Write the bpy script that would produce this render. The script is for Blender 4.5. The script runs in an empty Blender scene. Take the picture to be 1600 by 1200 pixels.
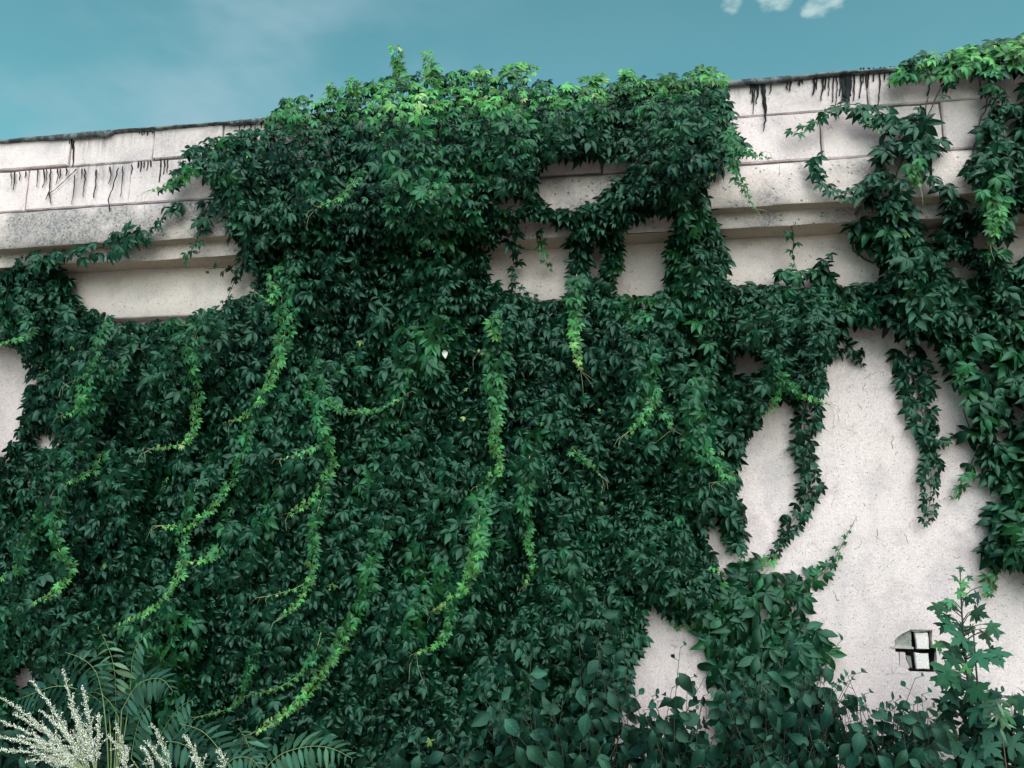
import bpy, math, random
import numpy as np
random.seed(7)
rng = np.random.default_rng(7)
scene = bpy.context.scene
COL = scene.collection
R = math.radians

# ------------------------------------------------------------------ camera
EYE = np.array([0.0, -5.0, 1.65])
YAW, PITCH, F = R(8.3), R(10.0), 1155.0          # focal length in photo pixels (1600 wide)
cd = bpy.data.cameras.new('camera')
cd.sensor_width = 36.0
cd.lens = 36.0 * F / 1600.0
cd.clip_start = 0.05
cd.clip_end = 6000
cam = bpy.data.objects.new('camera', cd)
COL.objects.link(cam)
cam.location = EYE
cam.rotation_euler = (R(90) + PITCH, 0, YAW)
scene.camera = cam

def rays(px, py):
    px, py = np.broadcast_arrays(np.asarray(px, float), np.asarray(py, float))
    x = (px - 800) / F; y = (600 - py) / F
    dy = math.cos(PITCH) - y * math.sin(PITCH)
    dz = math.sin(PITCH) + y * math.cos(PITCH)
    c, s = math.cos(YAW), math.sin(YAW)
    return np.stack([c * x - s * dy, s * x + c * dy, dz], -1)

def at(px, py, off):
    """point of the plane y = -off seen at photo pixel (px, py)"""
    d = rays(px, py)
    t = (-EYE[1] - np.asarray(off, float)) / d[..., 1]
    return EYE + d * t[..., None]

# ------------------------------------------------------------------ light
SUN_EL, SUN_AZ = R(40), R(160)
world = bpy.data.worlds.new('World')
scene.world = world
world.use_nodes = True
wt = world.node_tree
wt.nodes.clear()
def wn(t, **k):
    n = wt.nodes.new(t)
    for a, b in k.items(): setattr(n, a, b)
    return n
sky = wn('ShaderNodeTexSky', sky_type='NISHITA', sun_disc=False, sun_elevation=SUN_EL, sun_rotation=SUN_AZ,
         air_density=1.0, dust_density=1.6, ozone_density=1.2)
tc = wn('ShaderNodeTexCoord')
tint = wn('ShaderNodeMix', data_type='RGBA', blend_type='MULTIPLY')
tint.inputs[0].default_value = 1.0
tint.inputs[7].default_value = (0.82, 1.45, 1.02, 1)
wt.links.new(sky.outputs[0], tint.inputs[6])
mp = wn('ShaderNodeMapping'); mp.inputs['Scale'].default_value = (2.2, 2.2, 4.5)
mp.inputs['Rotation'].default_value = (0, R(38), 0)
wt.links.new(tc.outputs['Generated'], mp.inputs[0])
nz = wn('ShaderNodeTexNoise'); nz.inputs['Scale'].default_value = 1.9; nz.inputs['Detail'].default_value = 5; nz.inputs['Roughness'].default_value = .5
wt.links.new(mp.outputs[0], nz.inputs['Vector'])
def direction_mask(px, py, a, b):
    d = rays(px, py); d = d / np.linalg.norm(d)
    dt = wn('ShaderNodeVectorMath', operation='DOT_PRODUCT')
    wt.links.new(tc.outputs['Generated'], dt.inputs[0]); dt.inputs[1].default_value = tuple(d)
    mr = wn('ShaderNodeMapRange', interpolation_type='SMOOTHSTEP')
    mr.inputs[1].default_value = math.cos(R(a)); mr.inputs[2].default_value = math.cos(R(b))
    wt.links.new(dt.outputs['Value'], mr.inputs[0])
    return mr.outputs[0]
def wmath(op, a, b, clamp=False):
    m = wn('ShaderNodeMath', operation=op, use_clamp=clamp)
    for i, v in enumerate((a, b)):
        if isinstance(v, (int, float)): m.inputs[i].default_value = v
        else: wt.links.new(v, m.inputs[i])
    return m.outputs[0]
def wramp(v, a, b):
    mr = wn('ShaderNodeMapRange', interpolation_type='SMOOTHSTEP')
    mr.inputs[1].default_value = a; mr.inputs[2].default_value = b
    wt.links.new(v, mr.inputs[0])
    return mr.outputs[0]
wide = wmath('MAXIMUM', direction_mask(20, 60, 34, 2), direction_mask(-40, 110, 13, 1))
veil = wmath('MULTIPLY', wramp(nz.outputs['Fac'], .36, .74), wmath('ADD', wmath('MULTIPLY', wide, .85), .06), True)
m1 = wn('ShaderNodeMix', data_type='RGBA'); m1.inputs[7].default_value = (2.4, 3.6, 4.2, 1)
wt.links.new(veil, m1.inputs[0]); wt.links.new(tint.outputs[2], m1.inputs[6])
nz2 = wn('ShaderNodeTexNoise'); nz2.inputs['Scale'].default_value = 60; nz2.inputs['Detail'].default_value = 6
mp2 = wn('ShaderNodeMapping'); mp2.inputs['Scale'].default_value = (1, 1, 1.9); mp2.inputs['Rotation'].default_value = (0, R(-20), 0)
wt.links.new(tc.outputs['Generated'], mp2.inputs[0]); wt.links.new(mp2.outputs[0], nz2.inputs['Vector'])
puffs = None
for q in ((1143, 2, 1.0, .02), (1202, -3, 1.1, .02), (1222, -5, 1.1, .02), (1268, 13, .9, .02), (1280, 6, 1.1, .02), (1296, -1, 1.2, .02), (1200, -110, 4, 1)):
    p = direction_mask(*q)
    puffs = p if puffs is None else wmath('MAXIMUM', puffs, p)
pm = wramp(wmath('ADD', puffs, wmath('MULTIPLY', wmath('SUBTRACT', nz2.outputs['Fac'], .5), 2.2)), .2, 1.7)
m2 = wn('ShaderNodeMix', data_type='RGBA'); m2.inputs[7].default_value = (4.6, 5.6, 5.5, 1)
wt.links.new(wmath('MULTIPLY', wmath('MULTIPLY', pm, wramp(puffs, .0, .25)), .75), m2.inputs[0]); wt.links.new(m1.outputs[2], m2.inputs[6])
bg = wn('ShaderNodeBackground'); bg.inputs[1].default_value = 0.082
wo = wn('ShaderNodeOutputWorld')
wt.links.new(m2.outputs[2], bg.inputs[0]); wt.links.new(bg.outputs[0], wo.inputs[0])

sd = bpy.data.lights.new('sun', 'SUN')
sd.energy = 2.1
sd.angle = R(75)                                   # sunlight through thin cloud: broad and soft
sd.color = (1.0, 0.86, 0.91)
sun = bpy.data.objects.new('sun', sd)
COL.objects.link(sun)
from mathutils import Vector
sdir = Vector((math.sin(SUN_AZ) * math.cos(SUN_EL), math.cos(SUN_AZ) * math.cos(SUN_EL), math.sin(SUN_EL)))
sun.rotation_euler = sdir.to_track_quat('Z', 'Y').to_euler()
scene.view_settings.view_transform = 'Standard'
scene.view_settings.look = 'None'
scene.view_settings.exposure = 0.88
scene.view_settings.gamma = 1.0

# ------------------------------------------------------------------ material helpers
class NT:
    def __init__(s, name):
        s.m = bpy.data.materials.new(name); s.m.use_nodes = True
        s.t = s.m.node_tree; s.t.nodes.clear()
        s.out = s.n('ShaderNodeOutputMaterial')
        s.b = s.n('ShaderNodeBsdfPrincipled')
        s.l(s.b.outputs[0], s.out.inputs[0])
    def n(s, t, **k):
        n = s.t.nodes.new(t)
        for a, b in k.items(): setattr(n, a, b)
        return n
    def l(s, a, b): s.t.links.new(a, b)
    def coord(s, scale=(1, 1, 1)):
        c = s.n('ShaderNodeTexCoord'); m = s.n('ShaderNodeMapping'); m.inputs['Scale'].default_value = scale
        s.l(c.outputs['Object'], m.inputs[0]); return m.outputs[0]
    def noise(s, vec, scale, detail=6, rough=.55, dist=0):
        n = s.n('ShaderNodeTexNoise'); n.inputs['Scale'].default_value = scale; n.inputs['Detail'].default_value = detail
        n.inputs['Roughness'].default_value = rough; n.inputs['Distortion'].default_value = dist
        s.l(vec, n.inputs['Vector']); return n.outputs['Fac']
    def ramp(s, v, a, b, lo=0., hi=1.):
        r = s.n('ShaderNodeMapRange', interpolation_type='SMOOTHSTEP')
        for i, q in zip((1, 2, 3, 4), (a, b, lo, hi)): r.inputs[i].default_value = q
        s.l(v, r.inputs[0]); return r.outputs[0]
    def mul(s, a, b, op='MULTIPLY'):
        m = s.n('ShaderNodeMath', operation=op)
        for i, v in enumerate((a, b)):
            if isinstance(v, (int, float)): m.inputs[i].default_value = v
            else: s.l(v, m.inputs[i])
        return m.outputs[0]
    def mix(s, f, a, b, mode='MIX'):
        m = s.n('ShaderNodeMix', data_type='RGBA', blend_type=mode)
        for i, v in ((0, f), (6, a), (7, b)):
            if isinstance(v, (int, float)): m.inputs[i].default_value = v
            elif isinstance(v, tuple): m.inputs[i].default_value = (*v, 1)
            else: s.l(v, m.inputs[i])
        return m.outputs[2]
    def bump(s, h, dist, strength=1.):
        b = s.n('ShaderNodeBump'); b.inputs['Distance'].default_value = dist; b.inputs['Strength'].default_value = strength
        s.l(h, b.inputs['Height']); s.l(b.outputs[0], s.b.inputs['Normal'])

def plaster(name, base, warm, pit=.5, mould=.0, mould_scale=1.2, speck=60, rough_bump=.006, streak=False, cracks=False):
    """painted stone / roughcast: colour drift, dark pits, black mould patches"""
    k = NT(name)
    v = k.coord()
    big = k.noise(v, 1.3, 5); mid = k.noise(v, 6, 6, .6); fine = k.noise(v, 55, 5, .65); grit = k.noise(v, 170, 3, .6)
    c = k.mix(k.ramp(big, .3, .7), base, warm)
    c = k.mix(k.ramp(mid, .48, .74, 0, .6), c, tuple(x * .66 for x in base))
    c = k.mix(k.ramp(k.noise(v, 2.7, 6, .65, .6), .50, .70, 0, .6), c, tuple(x * y for x, y in zip(base, (.66, .69, .74))))
    # pits: sparse dark specks of the roughcast
    vo = k.n('ShaderNodeTexVoronoi'); vo.inputs['Scale'].default_value = speck; vo.inputs['Randomness'].default_value = 1
    k.l(v, vo.inputs['Vector'])
    sel = k.ramp(k.noise(v, speck * .55, 2), .54, .60)
    pits = k.mul(k.ramp(vo.outputs['Distance'], .34, .12), sel)
    c = k.mix(k.mul(pits, pit), c, (.09, .085, .085))
    c = k.mix(k.ramp(k.noise(v, 120, 3, .75), .3, .7), k.mix(1., c, (.78, .78, .79), 'MULTIPLY'), k.mix(1., c, (1.09, 1.09, 1.09), 'MULTIPLY'))
    g2 = k.ramp(fine, .56, .72, 0, pit * .7)
    c = k.mix(g2, c, (.2, .19, .19))
    if mould > 0:
        mm = k.mul(k.ramp(k.noise(v, mould_scale, 4, .6), .40, .60), k.ramp(k.noise(v, 60, 8, .8), .36, .66, .25, 1))
        c = k.mix(k.mul(mm, mould), c, (.10, .105, .12))
    if cracks:
        hair = k.mul(k.ramp(k.mul(k.mul(k.noise(v, 2.1, 7, .62), -.5, 'ADD'), 0, 'ADD'), -.004, .0, 0, 1), k.ramp(k.mul(k.noise(v, 2.1, 7, .62), -.5, 'ADD'), .0, .004, 1, 0))
        c = k.mix(k.mul(k.mul(hair, k.ramp(k.noise(v, .9, 2), .55, .62)), .6), c, (.25, .23, .23))
        c = k.mix(k.mul(k.ramp(k.noise(k.coord((3, 3, .8)), 1.4, 5, .65), .5, .72), .5), c, (.46, .42, .44))
    if streak:
        sep = k.n('ShaderNodeSeparateXYZ'); k.l(v, sep.inputs[0])
        st = k.mul(k.ramp(k.noise(k.coord((9, 9, .55)), 2.2, 5, .7), .46, .68), k.ramp(k.noise(k.coord((1, 1, .3)), 1.1, 2), .42, .62))
        up = k.mul(k.ramp(sep.outputs[2], Z_TOP - .26, Z_TOP), k.mul(k.ramp(sep.outputs[2], Z_J1 - .30, Z_J1 - .01), k.ramp(sep.outputs[2], Z_J1 + .02, Z_J1)), 'MAXIMUM')
        c = k.mix(k.mul(k.mul(st, up), .8), c, (.05, .055, .065))
    k.l(c, k.b.inputs['Base Color'])
    k.b.inputs['Roughness'].default_value = .93
    k.b.inputs['Specular IOR Level'].default_value = .25
    h = k.mul(k.mul(k.mul(fine, .6), k.mul(grit, .4), 'ADD'), k.mul(pits, -.9), 'ADD')
    k.bump(h, rough_bump, .9)
    return k.m

Z_FR0, Z_FR1, Z_FA1, Z_CO1, Z_J1, Z_TOP = 3.10, 3.470, 3.577, 3.867, 4.207, 4.455
M = {}
M['stucco'] = plaster('roughcast_stucco', (.76, .62, .665), (.71, .58, .61), pit=.34, speck=88, cracks=True)
M['frieze'] = plaster('painted_frieze', (.77, .63, .64), (.73, .59, .59), pit=.3, mould=.35, mould_scale=.6, speck=40, rough_bump=.004)
M['cornice'] = plaster('weathered_cornice', (.74, .61, .63), (.66, .54, .53), pit=.6, mould=1., mould_scale=1.7, speck=34, rough_bump=.009)
M['block'] = plaster('painted_block', (.77, .63, .665), (.74, .60, .63), pit=.2, mould=.42, mould_scale=.9, speck=40, rough_bump=.003, streak=True)
M['soffit'] = plaster('brown_soffit', (.56, .46, .38), (.48, .40, .33), pit=.4, mould=.2, speck=50)  # undersides browner and darker than the wall faces
M['white'] = plaster('whitewashed_block', (.86, .76, .79), (.84, .73, .75), pit=.1, speck=40, rough_bump=.002)
M['mortar'] = plaster('grey_mortar', (.24, .22, .21), (.18, .165, .16), pit=.6, mould=.5, mould_scale=3, speck=60, rough_bump=.012)
M['rubble'] = plaster('broken_plaster', (.40, .40, .38), (.30, .30, .29), pit=.8, mould=.5, mould_scale=6, speck=90, rough_bump=.02)
k = NT('tar'); v = k.coord()  # tar of the drips; also stands in for shade in the vent recess
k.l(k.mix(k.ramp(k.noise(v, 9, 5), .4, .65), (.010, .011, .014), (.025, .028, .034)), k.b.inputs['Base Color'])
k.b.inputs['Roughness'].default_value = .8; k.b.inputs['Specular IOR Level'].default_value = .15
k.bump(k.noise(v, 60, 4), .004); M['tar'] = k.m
k = NT('roofing_felt'); v = k.coord()
k.l(k.mix(k.ramp(k.noise(v, 14, 6, .7), .42, .6), (.03, .035, .042), (.16, .18, .2)), k.b.inputs['Base Color'])
k.b.inputs['Roughness'].default_value = .85
k.bump(k.noise(v, 110, 3), .004); M['felt'] = k.m

def leaf_material(name, stops, rough=.28, spec=.5, trans=.2, rib=.35, veins=0.):
    """stops = colours for age 0 (old, dark; also shaded inner leaves) .. 1 (tip of a young shoot)"""
    k = NT(name)
    a = k.n('ShaderNodeAttribute', attribute_name='leaf'); sp = k.n('ShaderNodeSeparateColor')
    k.l(a.outputs['Color'], sp.inputs[0])
    rnd, youth, lat = sp.outputs[0], sp.outputs[1], sp.outputs[2]
    r = k.n('ShaderNodeValToRGB'); e = r.color_ramp.elements
    while len(e) < len(stops): e.new(.5)
    for el, (p, c) in zip(e, stops): el.position = p; el.color = (*c, 1)
    k.l(youth, r.inputs[0])
    hs = k.n('ShaderNodeHueSaturation')
    k.l(r.outputs[0], hs.inputs['Color'])
    k.l(k.ramp(rnd, 0, 1, .5, 1.55), hs.inputs['Value'])
    k.l(k.mul(k.mul(rnd, .045), .4775, 'ADD'), hs.inputs['Hue'])
    c = hs.outputs[0]
    v = k.coord()
    c = k.mix(k.ramp(k.noise(v, 45, 3), .35, .7, 0, .35), c, k.mix(1., c, (.62, .68, .7), 'MULTIPLY'))
    c = k.mix(k.mul(k.ramp(lat, .16, .02), rib), c, k.mix(1., c, (2.2, 1.9, 1.7), 'MULTIPLY'))
    if veins:
        ph = k.mul(k.mul(a.outputs['Alpha'], k.mul(lat, -.22), 'ADD'), 2 * math.pi * 7)
        c = k.mix(k.mul(k.ramp(k.mul(ph, 0, 'SINE'), .55, 1.), veins), c, k.mix(1., c, (.45, .5, .5), 'MULTIPLY'))
    k.l(c, k.b.inputs['Base Color'])
    k.b.inputs['Roughness'].default_value = rough
    k.b.inputs['Specular IOR Level'].default_value = spec
    k.b.inputs['Specular Tint'].default_value = (.42, .88, .68, 1)
    tr = k.n('ShaderNodeBsdfTranslucent'); k.l(k.mix(1., c, (1.1, 1.25, .55), 'MULTIPLY'), tr.inputs[0])
    mx = k.n('ShaderNodeMixShader'); mx.inputs[0].default_value = trans
    k.l(k.b.outputs[0], mx.inputs[1]); k.l(tr.outputs[0], mx.inputs[2]); k.l(mx.outputs[0], k.out.inputs[0])
    return k.m
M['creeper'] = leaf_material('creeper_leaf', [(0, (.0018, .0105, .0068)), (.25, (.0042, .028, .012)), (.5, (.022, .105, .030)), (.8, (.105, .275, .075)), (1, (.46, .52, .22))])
M['dogwood'] = leaf_material('dogwood_leaf', [(0, (.0032, .018, .014)), (.5, (.018, .066, .044)), (1, (.16, .27, .17))], rough=.42, rib=.6, veins=.8)
M['maple'] = leaf_material('maple_leaf', [(0, (.005, .028, .020)), (.5, (.016, .075, .036)), (1, (.11, .26, .08))], rough=.45, rib=.3)
M['frond'] = leaf_material('frond_leaf', [(0, (.008, .034, .027)), (.5, (.03, .085, .055)), (1, (.16, .24, .14))], rough=.5, rib=.5)
M['flower'] = leaf_material('cream_flower', [(0, (.86, .82, .76)), (1, (.95, .92, .88))], rough=.8, spec=.1, trans=.04, rib=0)
def plain(name, c, c2, rough=.7, scale=30):
    k = NT(name); v = k.coord()
    k.l(k.mix(k.ramp(k.noise(v, scale, 4), .35, .65), c, c2), k.b.inputs['Base Color'])
    k.b.inputs['Roughness'].default_value = rough
    return k.m
M['bark'] = plain('vine_bark', (.06, .045, .03), (.11, .085, .06))
M['green_stem'] = plain('green_stem', (.16, .24, .09), (.22, .27, .12), .6)
M['pale_stem'] = plain('pale_stem', (.30, .33, .2), (.24, .27, .15), .6)
M['dark_stem'] = plain('dark_stem', (.015, .025, .017), (.035, .04, .026), .6)
M['red_stem'] = plain('reddish_stem', (.12, .05, .045), (.1, .09, .05), .6)
k = NT('pale_bounce_ground'); v = k.coord()  # ground colour kept pale to bounce light up under the cornice
k.l(k.mix(k.ramp(k.noise(v, 1.1, 7, .65), .42, .6), (.36, .31, .27), (.27, .24, .20)), k.b.inputs['Base Color'])
k.b.inputs['Roughness'].default_value = .95; k.bump(k.noise(v, 18, 6, .7), .05); M['ground'] = k.m

# ------------------------------------------------------------------ object helpers
def thing(name, label, cat, loc=(0, 0, 0), group=None):
    o = bpy.data.objects.new(name, None); COL.objects.link(o)
    o.empty_display_size = .1
    o.location = loc; o['label'] = label; o['category'] = cat
    if group: o['group'] = group
    return o

def origin(o):
    p = np.zeros(3)
    while o is not None:
        p = p + np.array(o.location); o = o.parent
    return p

def mesh_obj(name, V, faces, mat, parent=None, smooth=True, attr=None):
    """V world-space (n,3); faces: (m,3)/(m,4) array or a list of index lists"""
    V = np.asarray(V, np.float32)
    if parent is not None: V = V - origin(parent).astype(np.float32)
    me = bpy.data.meshes.new(name)
    if isinstance(faces, np.ndarray):
        m, s = faces.shape
        me.vertices.add(len(V)); me.vertices.foreach_set('co', V.ravel())
        me.loops.add(m * s); me.loops.foreach_set('vertex_index', faces.astype(np.int32).ravel())
        me.polygons.add(m); me.polygons.foreach_set('loop_start', np.arange(0, m * s, s, dtype=np.int32))
        me.polygons.foreach_set('loop_total', np.full(m, s, np.int32))
    else:
        me.from_pydata([tuple(map(float, p)) for p in V], [], [list(map(int, f)) for f in faces])
    if attr is not None:
        ca = me.color_attributes.new('leaf', 'FLOAT_COLOR', 'POINT')
        ca.data.foreach_set('color', np.asarray(attr, np.float32).ravel())
    me.materials.append(mat)
    me.update(calc_edges=True); me.validate()
    if smooth: me.polygons.foreach_set('use_smooth', np.ones(len(me.polygons), bool))
    o = bpy.data.objects.new(name, me); COL.objects.link(o)
    if parent is not None: o.parent = parent
    return o

class Acc:
    """collects verts and faces of one part"""
    def __init__(s): s.v = []; s.f = []
    def add(s, V, Fs):
        b = len(s.v); s.v.extend([tuple(map(float, p)) for p in V]); s.f.extend([[i + b for i in f] for f in Fs])
    def tube(s, P, r0, r1=None, n=5, flat=None):
        P = np.asarray(P, float); r1 = r0 if r1 is None else r1
        m = len(P)
        if m < 2: return
        T = np.gradient(P, axis=0); T /= np.linalg.norm(T, axis=1)[:, None] + 1e-9
        ref = np.array([0, -1., 0]) if abs(T[:, 1]).mean() < .85 else np.array([1., 0, 0])
        A = np.cross(T, ref); A /= np.linalg.norm(A, axis=1)[:, None] + 1e-9
        B = np.cross(A, T)
        V = []; fl = 1 if flat is None else flat
        for i in range(m):
            u = i / (m - 1); r = r0 + (r1 - r0) * u if not isinstance(r0, (list, np.ndarray)) else r0[i]
            for j in range(n):
                a = 2 * math.pi * j / n
                V.append(P[i] + A[i] * math.cos(a) * r + B[i] * math.sin(a) * r * fl)
        Fs = [[i * n + j, i * n + (j + 1) % n, (i + 1) * n + (j + 1) % n, (i + 1) * n + j] for i in range(m - 1) for j in range(n)]
        Fs.append(list(range(n))[::-1]); Fs.append([(m - 1) * n + j for j in range(n)])
        s.add(V, Fs)
    def box(s, lo, hi, bevel=0.008, jit=0.0):
        """rounded block with slightly uneven arrises"""
        lo = np.array(lo, float); hi = np.array(hi, float)
        n = [max(2, int((hi[0] - lo[0]) / .06)), max(2, int((hi[2] - lo[2]) / .06))]
        xs = np.concatenate([[lo[0], lo[0] + bevel], np.linspace(lo[0], hi[0], n[0] + 1)[1:-1], [hi[0] - bevel, hi[0]]])
        zs = np.concatenate([[lo[2], lo[2] + bevel], np.linspace(lo[2], hi[2], n[1] + 1)[1:-1], [hi[2] - bevel, hi[2]]])
        nx, nz = len(xs), len(zs); V = []; idx = {}
        for j, z in enumerate(zs):
            for i, x in enumerate(xs):
                edge = i in (0, nx - 1) or j in (0, nz - 1)
                y = lo[1] + (bevel if edge else 0) + (random.uniform(-1, 1) * jit * .22)
                dx = random.uniform(-jit, jit) if edge else 0; dz = random.uniform(-jit, jit) if edge else 0
                idx[i, j] = len(V); V.append((x + dx, y, z + dz))
        Fs = [[idx[i, j], idx[i + 1, j], idx[i + 1, j + 1], idx[i, j + 1]] for j in range(nz - 1) for i in range(nx - 1)]
        ring = [idx[i, 0] for i in range(nx)] + [idx[nx - 1, j] for j in range(1, nz)] + [idx[i, nz - 1] for i in range(nx - 2, -1, -1)] + [idx[0, j] for j in range(nz - 2, 0, -1)]
        b = len(V)
        for q in ring: V.append((V[q][0], hi[1], V[q][2]))
        m = len(ring)
        Fs += [[ring[(q + 1) % m], ring[q], b + q, b + (q + 1) % m] for q in range(m)]
        Fs.append([b + q for q in range(m)])
        s.add(V, Fs)
    def build(s, name, mat, parent=None, smooth=True):
        return mesh_obj(name, np.array(s.v), s.f, mat, parent, smooth)

_tab = rng.random((257, 257))
def noise2(x, y):
    x = np.asarray(x, float); y = np.asarray(y, float)
    xi = np.floor(x).astype(int); yi = np.floor(y).astype(int); fx = x - xi; fy = y - yi
    fx = fx * fx * (3 - 2 * fx); fy = fy * fy * (3 - 2 * fy)
    g = lambda a, b: _tab[a % 257, b % 257]
    return (g(xi, yi) * (1 - fx) + g(xi + 1, yi) * fx) * (1 - fy) + (g(xi, yi + 1) * (1 - fx) + g(xi + 1, yi + 1) * fx) * fy
def fbm(x, y, o=3):
    t = 0; a = .5; s = 0
    for i in range(o):
        t = t + a * noise2(x * 2 ** i + 17 * i, y * 2 ** i + 31 * i); s += a; a *= .5
    return t / s

# ------------------------------------------------------------------ ground
n = 40
gx = np.concatenate([[-2500, -300, -60], np.linspace(-20, 20, n), [60, 300, 2500]])
gy = np.concatenate([[-2500, -300, -60], np.linspace(-20, 20, n), [60, 300, 2500]])
GX, GY = np.meshgrid(gx, gy)
GZ = np.where(np.hypot(GX, GY) < 26, (fbm(GX * .7 + 50, GY * .7 + 50) - .5) * .12, 0)
m = len(gx)
V = np.stack([GX.ravel(), GY.ravel(), GZ.ravel()], -1)
Fq = np.array([[j * m + i, j * m + i + 1, (j + 1) * m + i + 1, (j + 1) * m + i] for j in range(m - 1) for i in range(m - 1)])
g = mesh_obj('ground', V, Fq, M['ground']); g['kind'] = 'structure'

# ------------------------------------------------------------------ wall
X0, X1 = -9.5, 6.5
O_FR, O_FA, O_CO, O_BL = .10, .30, .41, .38
wall = thing('wall', 'old pale plastered wall with stone cornice and tar stained parapet, overgrown by creeper', 'wall', (-1, .25, 0))

NX0, NX1, NZ0, NZ1 = None, None, None, None
pa, pb = at(1396, 983, 0), at(1466, 1050, 0)
NX0, NX1, NZ0, NZ1 = pa[0], pb[0], pb[2], pa[2]
# lower wall: roughcast face with a real hole for the vent
xs = np.unique(np.concatenate([np.arange(X0, X1 + .01, .10), [NX0, NX1]]))
zs = np.unique(np.concatenate([np.arange(-.3, Z_FR0 + .005, .10), [NZ0, NZ1, Z_FR0 + .02]]))
GX, GZ = np.meshgrid(xs, zs)
GYw = (fbm(GX * 2.3 + 40, GZ * 2.3 + 40) - .5) * .022
near = (GX > NX0 - .02) & (GX < NX1 + .02) & (GZ > NZ0 - .02) & (GZ < NZ1 + .02)
GYw = np.where(near, 0, GYw)
w = len(xs); Fq = []
for j in range(len(zs) - 1):
    for i in range(w - 1):
        cx, cz = (xs[i] + xs[i + 1]) / 2, (zs[j] + zs[j + 1]) / 2
        if NX0 < cx < NX1 and NZ0 < cz < NZ1: continue
        Fq.append([j * w + i, j * w + i + 1, (j + 1) * w + i + 1, (j + 1) * w + i])
lower = mesh_obj('rendered_wall', np.stack([GX.ravel(), GYw.ravel(), GZ.ravel()], -1), np.array(Fq), M['stucco'], wall)
a = Acc(); a.add([(X0, .2, -.3), (X1, .2, -.3), (X1, .2, Z_TOP - .05), (X0, .2, Z_TOP - .05), (X0, .55, -.3), (X1, .55, -.3), (X1, .55, Z_TOP - .05), (X0, .55, Z_TOP - .05)],
                [[0, 1, 2, 3], [5, 4, 7, 6], [3, 2, 6, 7], [4, 0, 3, 7], [1, 5, 6, 2]])
a.build('masonry_core', M['mortar'], wall, False)

def strip(name, prof, mat, wob=.006, step=.08, seed=0, rag=None):
    """sweeps a (y,z) profile along the wall with small irregularities"""
    xs = np.arange(X0, X1 + .01, step); P = []
    for q, (y, z) in enumerate(prof):
        dz = (fbm(xs * 1.7 + seed + q * 9.3, xs * 0 + q * 3.1) - .5) * wob * 2 + (fbm(xs * 9 + q * 5 + seed, xs * 0 + q * 1.7) - .5) * wob
        dy = (fbm(xs * 3.1 + seed + q * 4.7 + 80, xs * 0 + q * 2.3) - .5) * wob
        P.append(np.stack([xs, y + dy, z + dz], -1))
    P = np.array(P); a_, b_ = P.shape[:2]
    Fq = [[q * b_ + i, q * b_ + i + 1, (q + 1) * b_ + i + 1, (q + 1) * b_ + i] for q in range(a_ - 1) for i in range(b_ - 1)]
    return mesh_obj(name, P.reshape(-1, 3), np.array(Fq), mat, wall, False)
strip('frieze', [(.10, Z_FR0), (-O_FR + .012, Z_FR0 - .004), (-O_FR, Z_FR0 + .012), (-O_FR - .002, Z_FR0 + .12), (-O_FR, Z_FR0 + .25), (-O_FR, Z_FR1 + .02)], M['frieze'], .006, seed=1)
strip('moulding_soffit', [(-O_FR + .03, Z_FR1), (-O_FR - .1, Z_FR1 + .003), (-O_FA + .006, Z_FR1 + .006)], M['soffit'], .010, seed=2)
strip('moulding', [(-O_FA + .006, Z_FR1 + .004), (-O_FA, Z_FR1 + .014), (-O_FA, Z_FR1 + .06), (-O_FA + .004, Z_FA1 + .02)], M['cornice'], .011, seed=3, step=.05)
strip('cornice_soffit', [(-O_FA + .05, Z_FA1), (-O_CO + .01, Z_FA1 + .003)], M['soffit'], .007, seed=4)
strip('cornice', [(-O_CO + .01, Z_FA1 + .002), (-O_CO, Z_FA1 + .016), (-O_CO, Z_FA1 + .1), (-O_CO - .003, Z_FA1 + .2), (-O_CO + .004, Z_CO1 - .02), (-O_CO + .03, Z_CO1), (.1, Z_CO1 + .002)], M['cornice'], .010, seed=5, step=.05)

def course(name, z0, z1, joints, off, drop=0):
    a = Acc()
    for x0, x1 in zip(joints[:-1], joints[1:]):
        o = off + random.uniform(-.008, .008)
        dz = random.uniform(-.006, .006)
        a.box((x0 + .005, -o, z0 + .004 + dz), (x1 - .005, .18, z1 - .003 + dz), .008, .003)
    return a.build(name, M['block'], wall, False)
def jx(pxs, py, off):
    return [float(at(p, py, off)[0]) for p in pxs]
mid2 = jx([45, 205, 340, 500, 640, 790, 940, 1090, 1287, 1480], 260, O_BL)
mid1 = jx([115, 243, 350, 470, 600, 760, 900, 1040, 1360, 1540], 190, O_BL)
def extend(j):
    while j[0] > X0: j.insert(0, j[0] - random.uniform(.55, .75))
    while j[-1] < X1: j.append(j[-1] + random.uniform(.55, .8))
    return j
c2 = course('lower_block_course', Z_CO1 + .012, Z_J1, extend(mid2), O_BL)
c1 = course('upper_block_course', Z_J1, Z_TOP - .001, extend(mid1), O_BL + .004)
a = Acc(); a.box((X0, -O_BL + .028, Z_CO1 - .02), (X1, .19, Z_TOP - .05), .004); a.build('mortar_bed', M['mortar'], wall, False)
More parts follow.
